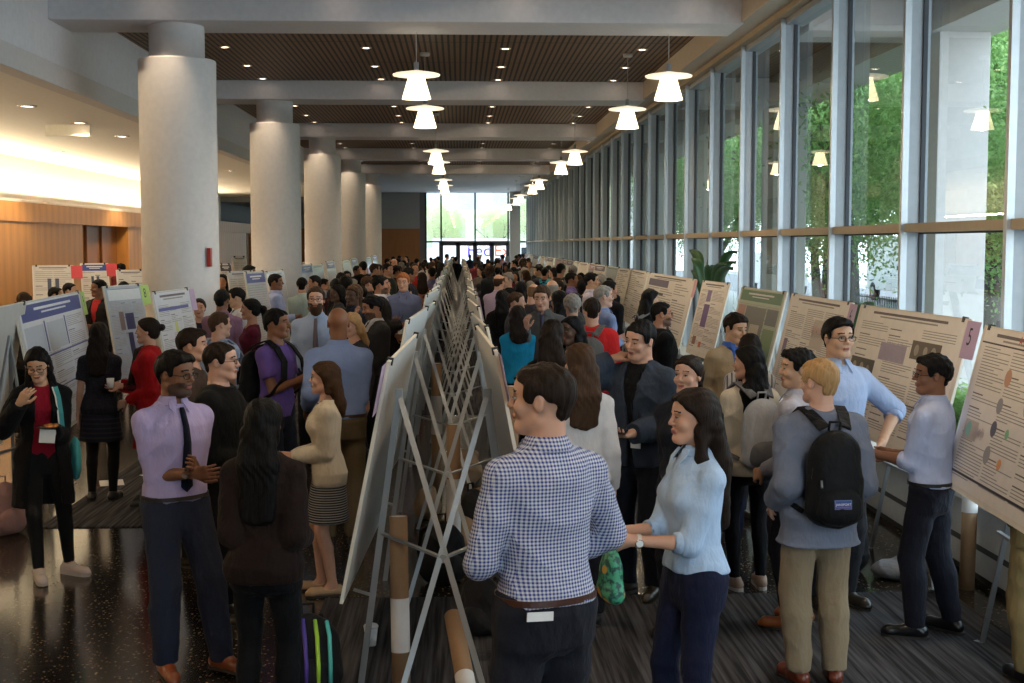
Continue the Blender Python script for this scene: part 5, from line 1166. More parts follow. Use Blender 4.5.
# bicycle parked in the left aisle
bk = empty('bicycle', (-3.05, 17.4, 0), .0, 'bicycle parked in the left aisle, one wheel showing beside the man in a purple shirt', 'bicycle')
for x in (-.52, .52):
    w_ = MB().tube([(x + .33 * math.cos(a), 0, .345 + .33 * math.sin(a)) for a in [2 * PI * k / 40 for k in range(40)]], .016, 8, closed=True); w_.mat(1).tube([(x + .305 * math.cos(a), 0, .345 + .305 * math.sin(a)) for a in [2 * PI * k / 40 for k in range(40)]], .010, 6, closed=True)
    for k in range(18): a = 2 * PI * k / 18; w_.bar((x, 0, .345), (x + .30 * math.cos(a), 0, .345 + .30 * math.sin(a)), .003)
    w_.mat(1).tube([(x, -.05, .345), (x, .05, .345)], .02, 10); w_.build('wheel', [plain((.02, .02, .02), .7), alu_l], bk)
fr = MB()
for a, b_ in (((-.52, 0, .345), (-.10, 0, .30)), ((-.10, 0, .30), (-.22, 0, .82)), ((-.52, 0, .345), (-.20, 0, .74)), ((-.20, 0, .74), (.36, 0, .80)), ((-.10, 0, .30), (.38, 0, .70)), ((.34, 0, .92), (.52, 0, .345))): fr.tube([a, b_], .016, 8)
fr.build('frame', plain((.03, .03, .04), .3), bk); MB().tube([(.34, -.26, .98), (.33, -.1, .96), (.34, 0, .93), (.33, .1, .96), (.34, .26, .98)], .013, 8).build('handlebar', alu_l, bk); MB().ball((-.24, 0, .87), .1, 12, 8, (1.3, .7, .3)).build('saddle', plain((.02, .02, .02), .5), bk)
# big leaved plants on the ledge
pot_m = plain((.20, .18, .17), .6); leaf2 = plain((.035, .085, .03), .4)
def potplant(x, y, s, label, n=9, seed=1, spread=.8):
    r = empty('potted_plant', (x, y, .562), seed, label, 'plant', 'plants on the window ledge'); r.scale = (s,) * 3; rg = random.Random(seed)
    MB().lathe([(0, 0), (.12, 0), (.155, .26), (.165, .28), (.15, .28), (.145, .25), (0, .25)], 24).build('pot', pot_m, r)
    for k in range(n):
        a = 2 * PI * k / n + rg.uniform(-.3, .3); H_ = rg.uniform(.70, 1.25); sp_ = rg.uniform(.1, .45) * spread; ux, uy = math.cos(a) * .13 + .03, math.copysign(max(.35, abs(math.sin(a))), math.sin(a))
        if x + ux * .9 > 4.4: pass
        st = [Vector((ux * sp_ * t * t, uy * sp_ * t * t, .25 + (H_ - .25) * .55 * t)) for t in (0, .5, 1)]
        L_ = rg.uniform(.55, .80); pts = []
        for i in range(9):
            t = i / 8; q = st[-1] + Vector((ux * (L_ * t * .55 + .35 * t * t * spread), uy * (L_ * t * .55 + .3 * t * t), L_ * t * (1.0 - .55 * t))); pts.append((q, (.058) * math.sin(PI * min(1, t * .92 + .06)) ** .8))
        sd = Vector((-uy, ux, 0)).normalized(); mb = MB(); ve = []
        for q, w_ in pts:
            for e_ in (-1, -.5, 0, .5, 1): ve.append(q + sd * w_ * e_ + Vector((0, 0, .028 * abs(e_))))
        mb._add(ve, [(i * 5 + j, i * 5 + j + 1, i * 5 + j + 6, i * 5 + j + 5) for i in range(8) for j in range(4)], True)
        lf = mb.build('leaf', leaf2, r); so = lf.modifiers.new('thick', 'SOLIDIFY'); so.thickness = .003
        MB().tube(st, [.012, .010, .007], 7).build('stalk', leaf2, lf)
    r.rotation_euler = (0, 0, 0); return r
potplant(3.72, 19.2, 1.55, 'tall broad leaved plant on the ledge behind the narrow purple chart poster', 10, 1, 1.1)
potplant(3.74, 12.1, 1.16, 'broad leaved plant behind the number 6 poster board', 8, 4, 1.0)
potplant(3.74, 36.5, 1.1, 'bushy plant on the ledge far down the window row', 12, 6)
potplant(3.74, 31.0, 1.0, 'smaller plant on the ledge beyond the large one', 8, 9)
potplant(3.74, 48, 1.1, 'last plant visible on the window ledge', 10, 12)
# things carried, placed in the wearer's own frame
def like(root, name, label, cat):
    r = empty(name, root.location, root.rotation_euler.z, label, cat); r.scale = root.scale; return r
def backpack(root, rig, label, c, c2=None, patch=None, s=1.0, off=.03):
    r = like(root, 'backpack', label, 'backpack'); m = cloth(c, rough=.6); m2 = cloth(c2, rough=.6) if c2 else m; T = rig.T
    yb = .125 + off + .085
    def fn(F):
        F.ell(T(v3(0, yb, 1.10)), (.155 * s, .10, .18 * s), 0, R=rig.RT); F.ell(T(v3(0, yb - .005, 1.26)), (.14 * s, .085, .15 * s), .06, R=rig.RT); F.ell(T(v3(0, yb + .01, .99)), (.155 * s, .095, .09), .05, R=rig.RT)
    lo, hi = T(v3(0, yb, 1.13)) - .35, T(v3(0, yb, 1.13)) + .35
    sdf_obj('bag_body', m, fn, lo, hi, .011, r, .006, 2)
    def fp(F): F.ell(T(v3(0, yb + .075, 1.03)), (.118 * s, .055, .105), 0, R=rig.RT); F.ell(T(v3(0, yb + .07, .99)), (.118 * s, .055, .06), .03, R=rig.RT)
    sdf_obj('front_pocket', m2, fp, lo, hi, .011, r, .003, 5)
    RTm = Matrix([[float(rig.RT[i][j]) for j in range(3)] for i in range(3)]).to_4x4(); TM = Matrix.Translation(Vector(rig.hip)) @ RTm @ Matrix.Translation(-Vector(rig.hip))
    for g in (-1, 1):
        pts = [(g * .05, yb - .02, 1.40), (g * .085, .10, 1.455), (g * .098, .02, 1.478), (g * .105, -.065, 1.43), (g * .118, -.142, 1.33), (g * .135, -.150, 1.20), (g * .165, -.06, 1.08), (g * .165, .06, 1.00), (g * .13, yb - .06, .97)]
        mb = MB(); ve = []; P_ = [Vector(p) for p in pts]
        for i, p in enumerate(P_):
            dd = (P_[min(i + 1, 8)] - P_[max(i - 1, 0)]).normalized(); out = Vector((p.x * .3, p.y - .01, max(0, p.z - 1.38) * 4)); out.normalize(); sd = dd.cross(out).normalized(); o2 = sd.cross(dd).normalized()
            w_ = .030 if i < 6 else .014
            for a, b_ in ((-1, 0), (1, 0), (1, 1), (-1, 1)): ve.append(TM @ (p + sd * w_ * a + o2 * (.012 * b_ + .018)))
        mb._add(ve, [(i * 4 + k, i * 4 + (k + 1) % 4, i * 4 + 4 + (k + 1) % 4, i * 4 + 4 + k) for i in range(8) for k in range(4)]); mb.build('shoulder_strap', m2 if c2 else m, r)
    MB().tube([TM @ Vector(p) for p in ((-.03, yb - .02, 1.405), (-.028, yb - .01, 1.45), (.028, yb - .01, 1.45), (.03, yb - .02, 1.405))], .008, 7).build('handle', m, r)
    z_ = MB().tube([TM @ Vector((.135 * s * math.cos(a), yb + .035, 1.14 + .235 * s * math.sin(a))) for a in [.1 + .245 * k for k in range(13)]], .004, 5); z_.build('zip', plain((.05, .05, .055), .3), r)
    if patch:
        mb = MB(); a = TM @ Matrix.Translation((-.0, yb + .129, 1.045)) @ Matrix.Rotation(PI, 4, 'Z') @ Matrix.Rotation(PI / 2 - .05, 4, 'X'); mb.box((-.045, -.024, -.008), (.045, .024, .001), a); mb.mat(1).box((-.040, -.019, 0), (.040, .019, .0016), a)
        text_geo('JANSPORT', .017, a @ Matrix.Translation((0, .001, .003)), mb, 2); mb.mat(3).box((-.036, -.014, 0), (.036, -.011, .003), a)
        mb.build('logo_patch', [plain((.08, .12, .3), .6), plain((.02, .05, .20), .6), plain((.75, .72, .72), .6), plain((.5, .05, .06), .6)], r)
        MB().tube([TM @ Vector((.11, yb + .11, 1.17)), TM @ Vector((.11, yb + .118, 1.13))], .006, 8).build('zip_pull', plain((.6, .6, .6), .3, .5), r)
    return r
# ------------------------------------------------------------------ the people
NAVY, BLACK, CHAR, KHAKI = (.010, .013, .036), (.005, .005, .006), (.014, .014, .017), (.24, .18, .115)
LBLUE, LAV, WHITE = (.36, .46, .70), (.42, .36, .60), (.62, .62, .66)
hs = []
def P(px, py, Y, face, label, look=None, group=None, **k):
    X, z = at_y(px, py, Y); hairh = {None: 1.745, 'bald': 1.747, 'buzz': 1.752}.get(k['hair'][0] if k.get('hair') else None, 1.765)
    s_ = z / hairh; rk = {a: k.pop(a) for a in list(k) if a in ('sex', 'arms', 'feet', 'pitch', 'roll', 'lean', 'build', 'palm', 'curl')}
    if look is not None: rk['yaw'] = max(-80, min(80, (look - face + 180) % 360 - 180))
    rig = Rig(**rk); f = math.radians(face); hx, hy = rig.hc[0] * s_, rig.hc[1] * s_; X -= hx * math.cos(f) - hy * math.sin(f); Yr = Y - (hx * math.sin(f) + hy * math.cos(f))
    r = empty('person', (X, Yr, 0.009 if (Y < 8.3 and -.88 < X < 3.22) else 0), f, label, 'person', group); r.scale = (s_,) * 3
    hs.append((round(s_ * 1.75, 2), label[:40])); k.setdefault('seed', len(hs))
    human(r, rig, **k); return r, rig
F_ = dict(sex='f')
# -- nearest
r1, g1 = P(541, 364, 4.62, 207, 'man in a blue and white checked shirt seen from behind, nearest the camera', 252, q=2, sk='light', hair=('short', 'darkbrown'), top=('tucked', cloth((.55, .56, .62), 'gingham', (.03, .045, .19), 80)), bottom=('chinos', (.014, .014, .020)), arms=((-.06, .24, 1.08, (.12, .3, -1)), (-.05, .20, 1.02, (.05, .5, -1))), extras=('belt', ('beltcol', (.05, .015, .008))), shoes=('dress', (.03, .02, .015)), build=.97)
pc = like(r1, 'folded_paper', 'folded white paper sticking out of the back pocket of the dark trousers', 'paper'); MB().box((-.050, 0, 0), (.050, .004, .030), Matrix.Translation((.105, .150, .925)) @ Matrix.Rotation(-.10, 4, 'Y') @ Matrix.Rotation(.10, 4, 'X')).build('sheet', labelw, pc)
r2, g2 = P(693, 391, 5.45, -72, 'woman with long dark hair in a light blue shirt and navy trousers, hands together', -80, sex='f', q=2, sk='light', hair=('fullfront', 'darkbrown'), top=('rolled', (.38, .50, .68)), bottom=('slim', (.008, .010, .028)), arms=((-.085, .34, 1.12), (-.10, .37, 1.14)), curl=(.45, .3), feet={'L': (.12, .02, 0, 10), 'R': (-.10, -.10, 0, -10)}, extras=(('watch', 'L', (.55, .5, .48), (.8, .8, .8)),), shoes=('flat', (.02, .02, .03)))
r3, g3 = P(819, 359, 6.6, 184, 'blond man in a slate blue jacket and khaki trousers wearing a black backpack', 212, q=2, sk='pale', hair=('short', 'blond'), top=('jacket', (.15, .168, .225), .77), bottom=('chinos', KHAKI), arms=((.03, .10, .98), (.03, .12, .98)), shoes=('dress', (.14, .03, .015)), build=1.06)
backpack(r3, g3, 'black backpack with a small blue logo patch worn by the blond man', (.005, .005, .006), patch=True)
r4, g4 = P(932, 356, 7.4, -128, 'man with glasses and black trousers holding a cup at the window posters', -95, q=2, sk='brown', hair=('curly', 'black'), top=('rolled', (.46, .52, .74)), bottom=('pants', (.010, .010, .016)), arms=((-.10, .33, 1.12), (-.02, .30, 1.10)), curl=(.9, .9), extras=('glasses', 'belt', ('beltcol', (.01, .01, .01))), shoes=('dress', (.006, .006, .007)), feet={'L': (.13, -.05, 0, 15), 'R': (-.12, .10, 0, -15)})
r5, g5 = P(839, 318, 8.0, 18, 'smiling man with black hair and glasses in a light blue shirt facing the camera', 14, q=2, sk='asian', hair=('fringe', 'black'), top=('rolled', (.36, .45, .66)), bottom=('pants', CHAR), arms=((.04, .16, 1.02, (1.2, .1, -.5)), (.02, .15, .98)), extras=('glasses',))
r6, g6 = P(797, 350, 7.6, -125, 'man with spiky black hair in a pale shirt behind the blond man', -88, q=2, sk='asian', hair=('spiky', 'black'), top=('shirt', (.42, .42, .50)), bottom=('pants', (.02, .02, .03)), arms=('low', 'down'), shoes=('dress', (.24, .07, .02)))
r7, g7 = P(748, 345, 8.5, 190, 'woman with long black hair in a cream jacket wearing a pale grey backpack', 238, sex='f', q=2, sk='light', hair=('long', 'black'), top=('jacket', (.58, .50, .39)), bottom=('leggings', (.008, .008, .010)), arms=('low', 'low'), shoes=('sneaker', (.35, .22, .16)))
backpack(r7, g7, 'pale grey and white backpack worn by the woman in a cream jacket', (.42, .43, .46), (.12, .12, .13))
P(750, 333, 9.7, 172, 'woman with brown hair in a striped top talking to the man in a cardigan', 180, sex='f', q=1, sk='tan', hair=('long', 'darkbrown'), top=('tee', cloth((.55, .52, .50), 'vstripe', (.10, .10, .12), 28)), bottom=('pants', NAVY), arms=('down', 'low'))
P(736, 312, 10.6, 22, 'man in a beige cardigan over a blue shirt in front of the green headed poster', 30, q=2, sk='asian', hair=('swept', 'darkbrown'), top=('cardigan', (.36, .27, .17)), inner=(.05, .12, .42), bottom=('pants', CHAR), arms=('down', 'pocket'), pitch=14, extras=('collar',))
P(688, 356, 7.45, -30, 'woman with dark hair pulled back in dark clothes looking over her shoulder', -38, sex='f', q=2, sk='light', hair=('ponytail', 'darkbrown'), top=('jacket', (.012, .012, .016)), bottom=('pants', BLACK), arms=('down', 'low'))
r11, g11 = P(640, 318, 8.3, -38, 'man in a dark zip jacket with one hand to his ear, holding a phone', -48, q=2, sk='light', hair=('short', 'black'), top=('jacket', (.030, .040, .060)), inner=(.006, .006, .007), bottom=('pants', (.010, .012, .02)), arms=('phone', (.0, .06, 1.50, (.45, .1, -1))), curl=(.7, .6), pitch=12, roll=8, extras=(('badge', 1.02, .06),))
ph = like(r11, 'mobile_phone', 'dark mobile phone in the hand of the man in the zip jacket', 'phone'); hc_ = Vector(g11.j['wrL'] + g11.j['fdL'] * .09 + g11.j['pnL'] * .025); MB().box((-.036, -.075, -.004), (.036, .075, .004), Matrix.Translation(hc_) @ Matrix.Rotation(.4, 4, 'Z')).build('casing', plain((.01, .01, .012), .2), ph)
P(579, 344, 7.7, 188, 'woman with long brown hair in a white sweater with wide beige cuffs', 205, sex='f', q=2, sk='pale', hair=('long', 'brown'), top=('sweater', (.66, .63, .63)), bottom=('pants', (.012, .012, .016)), arms=('down', 'down'), shoes=('boot', BLACK))
P(553, 319, 9.9, 175, 'woman with shoulder length dark brown hair in a black top behind the checked shirt man', 160, sex='f', q=1, sk='light', hair=('midlong', 'darkbrown'), top=('longsleeve', BLACK), bottom=('pants', BLACK), arms=('low', 'low'))
P(571, 316, 10.7, -40, 'dark skinned woman with sleek black hair looking left', -52, sex='f', q=1, sk='dark', hair=('longfront', 'black'), top=('jacket', (.012, .014, .02)), bottom=('pants', BLACK), arms=('front', 'low'))
r15, g15 = P(592, 297, 12.4, 168, 'man in a bright red hooded top with a grey backpack seen from behind', 180, q=1, sk='light', hair=('short', 'darkbrown'), top=('hoodie', (.52, .02, .02)), bottom=('jeans', NAVY), arms=('low', 'down'))
backpack(r15, g15, 'grey backpack worn over the red hooded top', (.10, .095, .09), off=.035)
P(572, 294, 13.9, 176, 'man with curly grey hair and a white collar seen from behind beside the red top', 185, q=1, sk='light', hair=('curly', 'grey'), top=('blazer', (.03, .03, .04)), inner=WHITE, extras=('collar',), bottom=('pants', CHAR), arms=('down', 'low'))
P(604, 285, 14.9, 115, 'grey haired man in a blue shirt with folded arms beside the window posters', 98, q=1, sk='pale', hair=('short', 'grey'), top=('tucked', (.20, .25, .42)), bottom=('pants', CHAR), arms=('crossed', 'crossedlow'))
r18, g18 = P(610, 280, 17.6, 130, 'man in a black jacket with green edged straps behind the grey haired man', 110, q=0, sk='tan', hair=('short', 'black'), top=('jacket', BLACK), bottom=('pants', BLACK), arms=('low', 'low'))
P(592, 272, 19.6, 80, 'man in a white shirt smiling toward the window posters', 88, q=1, sk='asian', hair=('short', 'black'), top=('shirt', (.48, .44, .54)), bottom=('pants', CHAR), arms=('low', 'down'))
P(662, 301, 12.6, 100, 'man in a black jacket with glasses and a short beard facing the window posters', 90, q=1, sk='tan', hair=('crop', 'black'), top=('jacket', BLACK), bottom=('pants', CHAR), arms=('front', 'low'), extras=('glasses',), beard='stubble')
r21, g21 = P(651, 289, 15.7, 125, 'woman with dark hair and a small grey pack reading the window posters', 105, sex='f', q=1, sk='asian', hair=('midlong', 'black'), top=('jacket', (.015, .015, .018)), bottom=('pants', BLACK), arms=('low', 'low'))
backpack(r21, g21, 'small grey backpack worn by the dark haired woman at the window posters', (.15, .15, .15), s=.8)
P(542, 284, 13.7, -8, 'man in a grey sweater and tie facing the camera with one hand raised', -16, q=1, sk='light', hair=('short', 'brown'), top=('sweater', (.085, .085, .085)), bottom=('pants', NAVY), arms=('low', (-.02, .24, 1.34)), pitch=14, extras=('collar', 'necktie', ('tiecol', (.05, .05, .09))))
P(518, 305, 13.6, 186, 'woman in a bright teal top seen from behind', 172, sex='f', q=1, sk='light', hair=('midlong', 'darkbrown'), top=('longsleeve', (.01, .20, .34)), bottom=('pants', BLACK), arms=('front', 'low'))
P(502, 290, 17.5, 180, 'woman with very long black hair in black clothes left of the grey sweater', 180, sex='f', q=0, sk='light', hair=('verylong', 'black'), top=('coat', BLACK), bottom=('pants', BLACK))
P(499, 273.5, 20.5, 165, 'balding man in a pale pink shirt in the right aisle', 150, q=0, sk='light', hair=('balding', 'brown'), top=('tucked', (.42, .32, .42)), bottom=('pants', CHAR), arms=('low', 'low'))
P(521, 281, 19.0, 170, 'woman with dark wavy hair in black beyond the teal top', 160, sex='f', q=0, sk='light', hair=('midlong', 'black'), top=('coat', (.015, .013, .013)), bottom=('pants', BLACK))
P(534, 282, 16.6, 160, 'man with a bare pink head bowed behind the grey sweater man', 150, q=0, sk='light', hair=('balding', 'lightbrown'), top=('jacket', (.03, .025, .03)), bottom=('pants', CHAR), arms=('low', 'low'), pitch=20)
P(552, 279, 17.9, 185, 'balding man in a dark jacket right of the grey sweater man', 190, q=0, sk='light', hair=('balding', 'grey'), top=('jacket', (.02, .02, .03)), bottom=('pants', CHAR), arms=('down', 'low'))
P(559, 290, 14.6, 200, 'woman with black hair in a dark patterned top behind the grey sweater', 210, sex='f', q=0, sk='tan', hair=('midlong', 'black'), top=('jacket', cloth((.05, .05, .08), 'floral', (.25, .08, .08), 18)), bottom=('pants', BLACK))
P(509, 269, 26, 5, 'man in a dark red checked shirt facing the camera in the right aisle', 0, q=0, sk='light', hair=('short', 'brown'), top=('shirt', cloth((.22, .02, .03), 'gingham', (.05, .02, .04), 14)), bottom=('pants', NAVY), arms=('low', 'front'))
r29, g29 = P(561, 263, 26.5, 160, 'tall man in a tan shirt with a backpack near the far window posters', 150, q=0, sk='tan', hair=('short', 'black'), top=('tee', (.24, .20, .15)), bottom=('jeans', NAVY), arms=('low', 'low'))
backpack(r29, g29, 'dark backpack on the tall man in a tan shirt', (.02, .02, .02))
r30, g30 = P(545, 267, 29, 170, 'person in dark clothes with a bright turquoise backpack', 160, q=0, sk='tan', hair=('short', 'black'), top=('jacket', (.02, .02, .03)), bottom=('pants', CHAR))
backpack(r30, g30, 'bright turquoise backpack in the right aisle', (.01, .28, .42))
P(572, 272, 22.6, 75, 'man in a purple shirt pointing at a far window poster', 90, q=0, sk='brown', hair=('short', 'black'), top=('shirt', (.14, .10, .26)), bottom=('pants', CHAR), arms=('reach', 'low'))
P(584, 279, 20.9, 150, 'woman with black hair left of the man in a white shirt', 120, sex='f', q=0, sk='asian', hair=('bob', 'black'), top=('jacket', (.02, .02, .02)), bottom=('pants', BLACK))
# right edge: only a hip and a trouser leg show
P(1080, 374, 6.6, 180, 'person in olive khaki trousers cut off by the right edge of the picture', 180, q=1, sk='light', hair=('short', 'brown'), top=('jacket', (.10, .08, .03)), bottom=('chinos', (.20, .15, .07)), arms=('front', 'front'), lean=(6, -17), shoes=('dress', BLACK), build=1.1)
# -- left side
rl, gl = P(37, 345, 8.95, 22, 'young woman with glasses in a long black cardigan eating from a plate', 8, sex='f', q=2, sk='asian', hair=('longfront', 'black'), top=('coat', (.005, .005, .006)), inner=(.20, .006, .018), bottom=('leggings', (.008, .008, .009)), arms=((-.10, .27, 1.13), (.02, .26, 1.36, (.6, .2, -1))), palm=((0, .1, 1), None), curl=(.3, .6), pitch=24, roll=-4, extras=('glasses',), shoes=('sneaker', (.55, .46, .42)), feet={'L': (.17, -.02, 0, 40), 'R': (-.06, -.16, 0, 5)})
hp = Vector(gl.j['wrL'] + gl.j['fdL'] * .10 + gl.j['pnL'] * .03)
pl = like(rl, 'plate_of_food', 'small black plate of noodles held by the young woman at the left', 'plate'); Mp = Matrix.Translation(hp)
MB().lathe([(0, 0), (.06, 0), (.095, .014), (.098, .016), (.06, .005), (0, .004)], 28, (0, 0, 0), Mp).build('plate', plain((.012, .012, .012), .4), pl)
sdf_obj('food', plain((.45, .16, .03), .5), lambda F: [F.ell((hp.x + .04 * math.cos(k * 2.4) * (k % 3) * .6, hp.y + .035 * math.sin(k * 2.4) * (k % 3) * .6, hp.z + .018), (.022, .018, .016), .006) for k in range(12)], (hp.x - .11, hp.y - .11, hp.z - .01), (hp.x + .11, hp.y + .11, hp.z + .06), .006, pl, .004)
nk = like(rl, 'paper_napkin', 'white paper napkin hanging under the plate of noodles', 'napkin'); MB().box((-.055, -.003, -.10), (.055, .003, -.002), Matrix.Translation(hp + Vector((-.01, -.045, 0))) @ Matrix.Rotation(.12, 4, 'Y')).build('sheet', labelw, nk)
tb_ = like(rl, 'tote_strap_bag', 'teal and white shoulder bag strap over the black cardigan at the left', 'bag')
for nm_, dx, wd, mm in (('strap', 0, .032, plain((.03, .26, .28), .6)), ('strap_edge', -.022, .010, labelw)):
    q_ = MB(); pp_ = [(.095 + dx, -.085, 1.45), (.112 + dx, -.128, 1.38), (.125 + dx, -.150, 1.26), (.135 + dx, -.142, 1.10)]
    for a_, b_ in zip(pp_[:-1], pp_[1:]): q_.bar(a_, b_, wd, .006, (0, 1, 0))
    q_.build(nm_, mm, tb_)
sdf_obj('bag_body', cloth((.06, .32, .34)), lambda F: F.ell((.24, .06, .88), (.045, .13, .17), 0), (.1, -.15, .65), (.36, .25, 1.1), .012, tb_, .005)
P(99, 322, 11.7, 183, 'woman in a black lace dress and tights facing the blue headed poster', 188, sex='f', q=2, sk='light', hair=('long', 'darkbrown'), top=('tee', cloth((.016, .015, .020), 'lace', (.03, .028, .035), 60)), bottom=('dressskirt', cloth((.014, .014, .024), 'hstripe', (.03, .028, .032), 22)), arms=('down', 'chest'), extras=('tights',), shoes=('dress', BLACK), build=1.03)
rr, gr = P(147, 317, 11.5, -82, 'woman with a dark hair bun in a red cardigan and patterned scarf', -92, sex='f', q=2, sk='light', hair=('bun', 'darkbrown'), top=('coat', (.34, .008, .010)), inner=cloth((.03, .01, .015), 'gingham', (.16, .02, .02), 12), bottom=('skirt', (.02, .012, .018)), arms=('low', 'front'), shoes=('boot', BLACK), extras=('tights',))
cp = like(rr, 'paper_cup', 'white paper cup held by the woman in red', 'cup'); cc = Vector(gr.j['wrR'] + gr.j['fdR'] * .09 + gr.j['pnR'] * .03); MB().lathe([(0, 0), (.026, 0), (.036, .09), (.032, .088), (0, .02)], 20, cc - Vector((0, 0, .03))).build('cup', labelw, cp)
sf_ = like(rr, 'scarf', 'dark red and green checked scarf around the neck of the woman in red', 'scarf'); sdf_obj('wool', cloth((.06, .015, .015), 'gingham', (.02, .05, .03), 14), lambda F: (F.ell((0, .0, 1.465), (.095, .10, .042), 0), F.cone((-.04, -.10, 1.44), (-.05, -.165, 1.16), .036, .034, k=.03), F.ell((0, .015, 1.52), (.052, .055, .05), .01, sub=True)), (-.2, -.24, 1.05), (.2, .2, 1.6), .011, sf_, .006)
P(176, 350, 6.95, 38, 'bearded man with glasses in a lavender shirt and dark tie, arms crossed', 62, q=2, sk='brown', hair=('swept', 'black'), top=('rolled', LAV), bottom=('chinos', (.020, .025, .045)), arms=('crossed', 'crossedlow'), extras=('glasses', 'necktie', ('tiecol', (.008, .010, .022)), 'belt', ('beltcol', (.02, .012, .01)), ('watch', 'R', (.01, .01, .01), (.25, .25, .25))), beard='stubble', shoes=('dress', (.20, .05, .018)), feet={'L': (.15, -.24, 0, 20), 'R': (-.10, -.07, 0, -12)}, curl=(.15, .2), pitch=5)
P(221, 341, 7.9, 78, 'man with glasses and receding dark hair in a black fleece jacket, in profile', 86, q=2, sk='pale', hair=('crop', 'darkbrown'), top=('jacket', (.005, .005, .005)), bottom=('pants', BLACK), arms=('low', 'low'), extras=('glasses',), beard=None, build=1.04)
P(193, 328, 9.3, 84, 'man with wavy dark brown hair in a brown t-shirt behind the glasses man', 90, q=1, sk='light', hair=('swept', 'darkbrown'), top=('tee', (.07, .045, .035)), bottom=('pants', CHAR), arms=('low', 'low'))
P(264, 398, 5.95, 172, 'woman with long black hair in a dark brown jacket seen from behind, near the camera', 165, sex='f', q=2, sk='tan', hair=('verylong', 'black'), top=('jacket', (.013, .007, .006)), bottom=('slim', (.005, .005, .006)), arms=((-.10, .16, 1.10), (.0, .18, 1.02)), shoes=('dress', BLACK))
P(324, 361, 8.5, -84, 'woman with straight brown hair in a cream cardigan and striped dress', -92, sex='f', q=2, sk='pale', hair=('midlong', 'brown'), top=('cardigan', (.66, .57, .44)), inner=cloth((.03, .03, .035), 'hstripe', (.4, .4, .4), 55), bottom=('skirt', cloth((.03, .03, .035), 'hstripe', (.35, .35, .35), 55)), arms=((-.11, .25, 1.06), (-.11, .26, 1.04)), shoes=('flat', (.42, .28, .16)), feet={'L': (.10, .02, 0, 8), 'R': (-.07, -.06, 0, -8)}, extras=(('watch', 'L', (.5, .4, .3), (.6, .55, .4)),))
P(338, 308, 9.85, 184, 'bald man in a blue shirt and khaki trousers seen from behind', 192, q=2, sk='brown', hair=None, top=('tucked', (.20, .29, .56)), bottom=('chinos', (.13, .10, .06)), arms=((.05, .05, 1.02), 'low'), build=1.10, extras=('belt',))
rp, gp = P(277, 308, 10.8, 62, 'young man in a purple t-shirt with a black backpack, hands together', 78, q=2, sk='brown', hair=('short', 'black'), top=('tee', (.12, .07, .26)), bottom=('jeans', (.015, .018, .03)), arms=((-.10, .28, 1.22), (-.08, .30, 1.20)), curl=(.7, .7))
backpack(rp, gp, 'black backpack worn by the young man in a purple t-shirt', (.005, .005, .006))
P(316, 286, 13.2, 2, 'man with a full brown beard, glasses, pale blue shirt and grey tie facing the camera', 0, q=2, sk='pale', hair=('short', 'brown'), top=('tucked', (.33, .41, .58)), bottom=('pants', CHAR), arms=('low', 'down'), extras=('glasses', 'necktie', ('tiecol', (.14, .11, .13))), beard='full', build=1.03)
P(351, 312, 12.6, -40, 'blonde woman mostly hidden behind the bald man', -45, sex='f', q=1, sk='pale', hair=('midlong', 'blond'), top=('longsleeve', (.03, .03, .04)), bottom=('pants', BLACK), pitch=10)
P(250, 298, 14.3, -75, 'woman with a dark ponytail in a maroon top, in profile', -88, sex='f', q=1, sk='tan', hair=('ponytail', 'black'), top=('longsleeve', (.09, .008, .02)), bottom=('pants', BLACK), arms=('low', 'front'))
P(222, 289, 15.2, 178, 'dark haired man in a mauve shirt seen from behind left of the ponytail', 170, q=1, sk='brown', hair=('short', 'black'), top=('shirt', (.20, .11, .17)), bottom=('pants', CHAR), arms=('low', 'down'))
P(236, 287, 16.3, -70, 'man in a white jacket over a blue shirt behind the mauve shirt', -88, q=1, sk='asian', hair=('short', 'black'), top=('jacket', (.55, .55, .58)), inner=(.04, .06, .2), bottom=('pants', CHAR), arms=('low', 'low'), pitch=8)
rb, gb = P(220, 311, 11.9, 150, 'young man with short brown hair and pale blue straps, below the mauve shirt', 125, q=1, sk='light', hair=('crop', 'brown'), top=('tee', (.30, .36, .48)), bottom=('jeans', NAVY), arms=('low', 'low'))
backpack(rb, gb, 'pale blue grey backpack on the short haired young man', (.25, .31, .42), s=.9)
P(199, 298, 15.6, 10, 'smiling woman with pulled back hair in an olive jacket beside the nearest column', 8, sex='f', q=1, sk='light', hair=('bun', 'darkbrown'), top=('cardigan', (.10, .075, .04)), inner=(.02, .02, .04), bottom=('pants', CHAR))
P(276, 273.5, 20.2, 105, 'man in a light blue shirt gesturing in front of the second column', 90, q=1, sk='brown', hair=('short', 'black'), top=('tucked', (.33, .38, .60)), bottom=('pants', CHAR), arms=('low', 'front'))
P(302, 277, 20.6, 176, 'man in a pale green shirt seen from behind beside the second column', 180, q=1, sk='light', hair=('short', 'black'), top=('tucked', (.36, .44, .40)), bottom=('pants', BLACK), arms=('low', 'low'))
P(314, 275, 22.3, -60, 'dark haired man in a white shirt looking left behind the pale green shirt', -80, q=0, sk='tan', hair=('short', 'black'), top=('shirt', (.5, .48, .55)), bottom=('pants', CHAR))
P(403, 272, 18.6, -2, 'red haired man in a blue shirt holding out both hands', -8, q=1, sk='pale', hair=('short', 'red'), top=('tucked', (.14, .18, .34)), bottom=('pants', BLACK), arms=((.05, .24, .98), (-.07, .30, 1.14)), palm=((0, .3, 1), (0, .3, 1)), curl=(.3, .3), extras=(('badge', 1.0, -.04),), pitch=10)
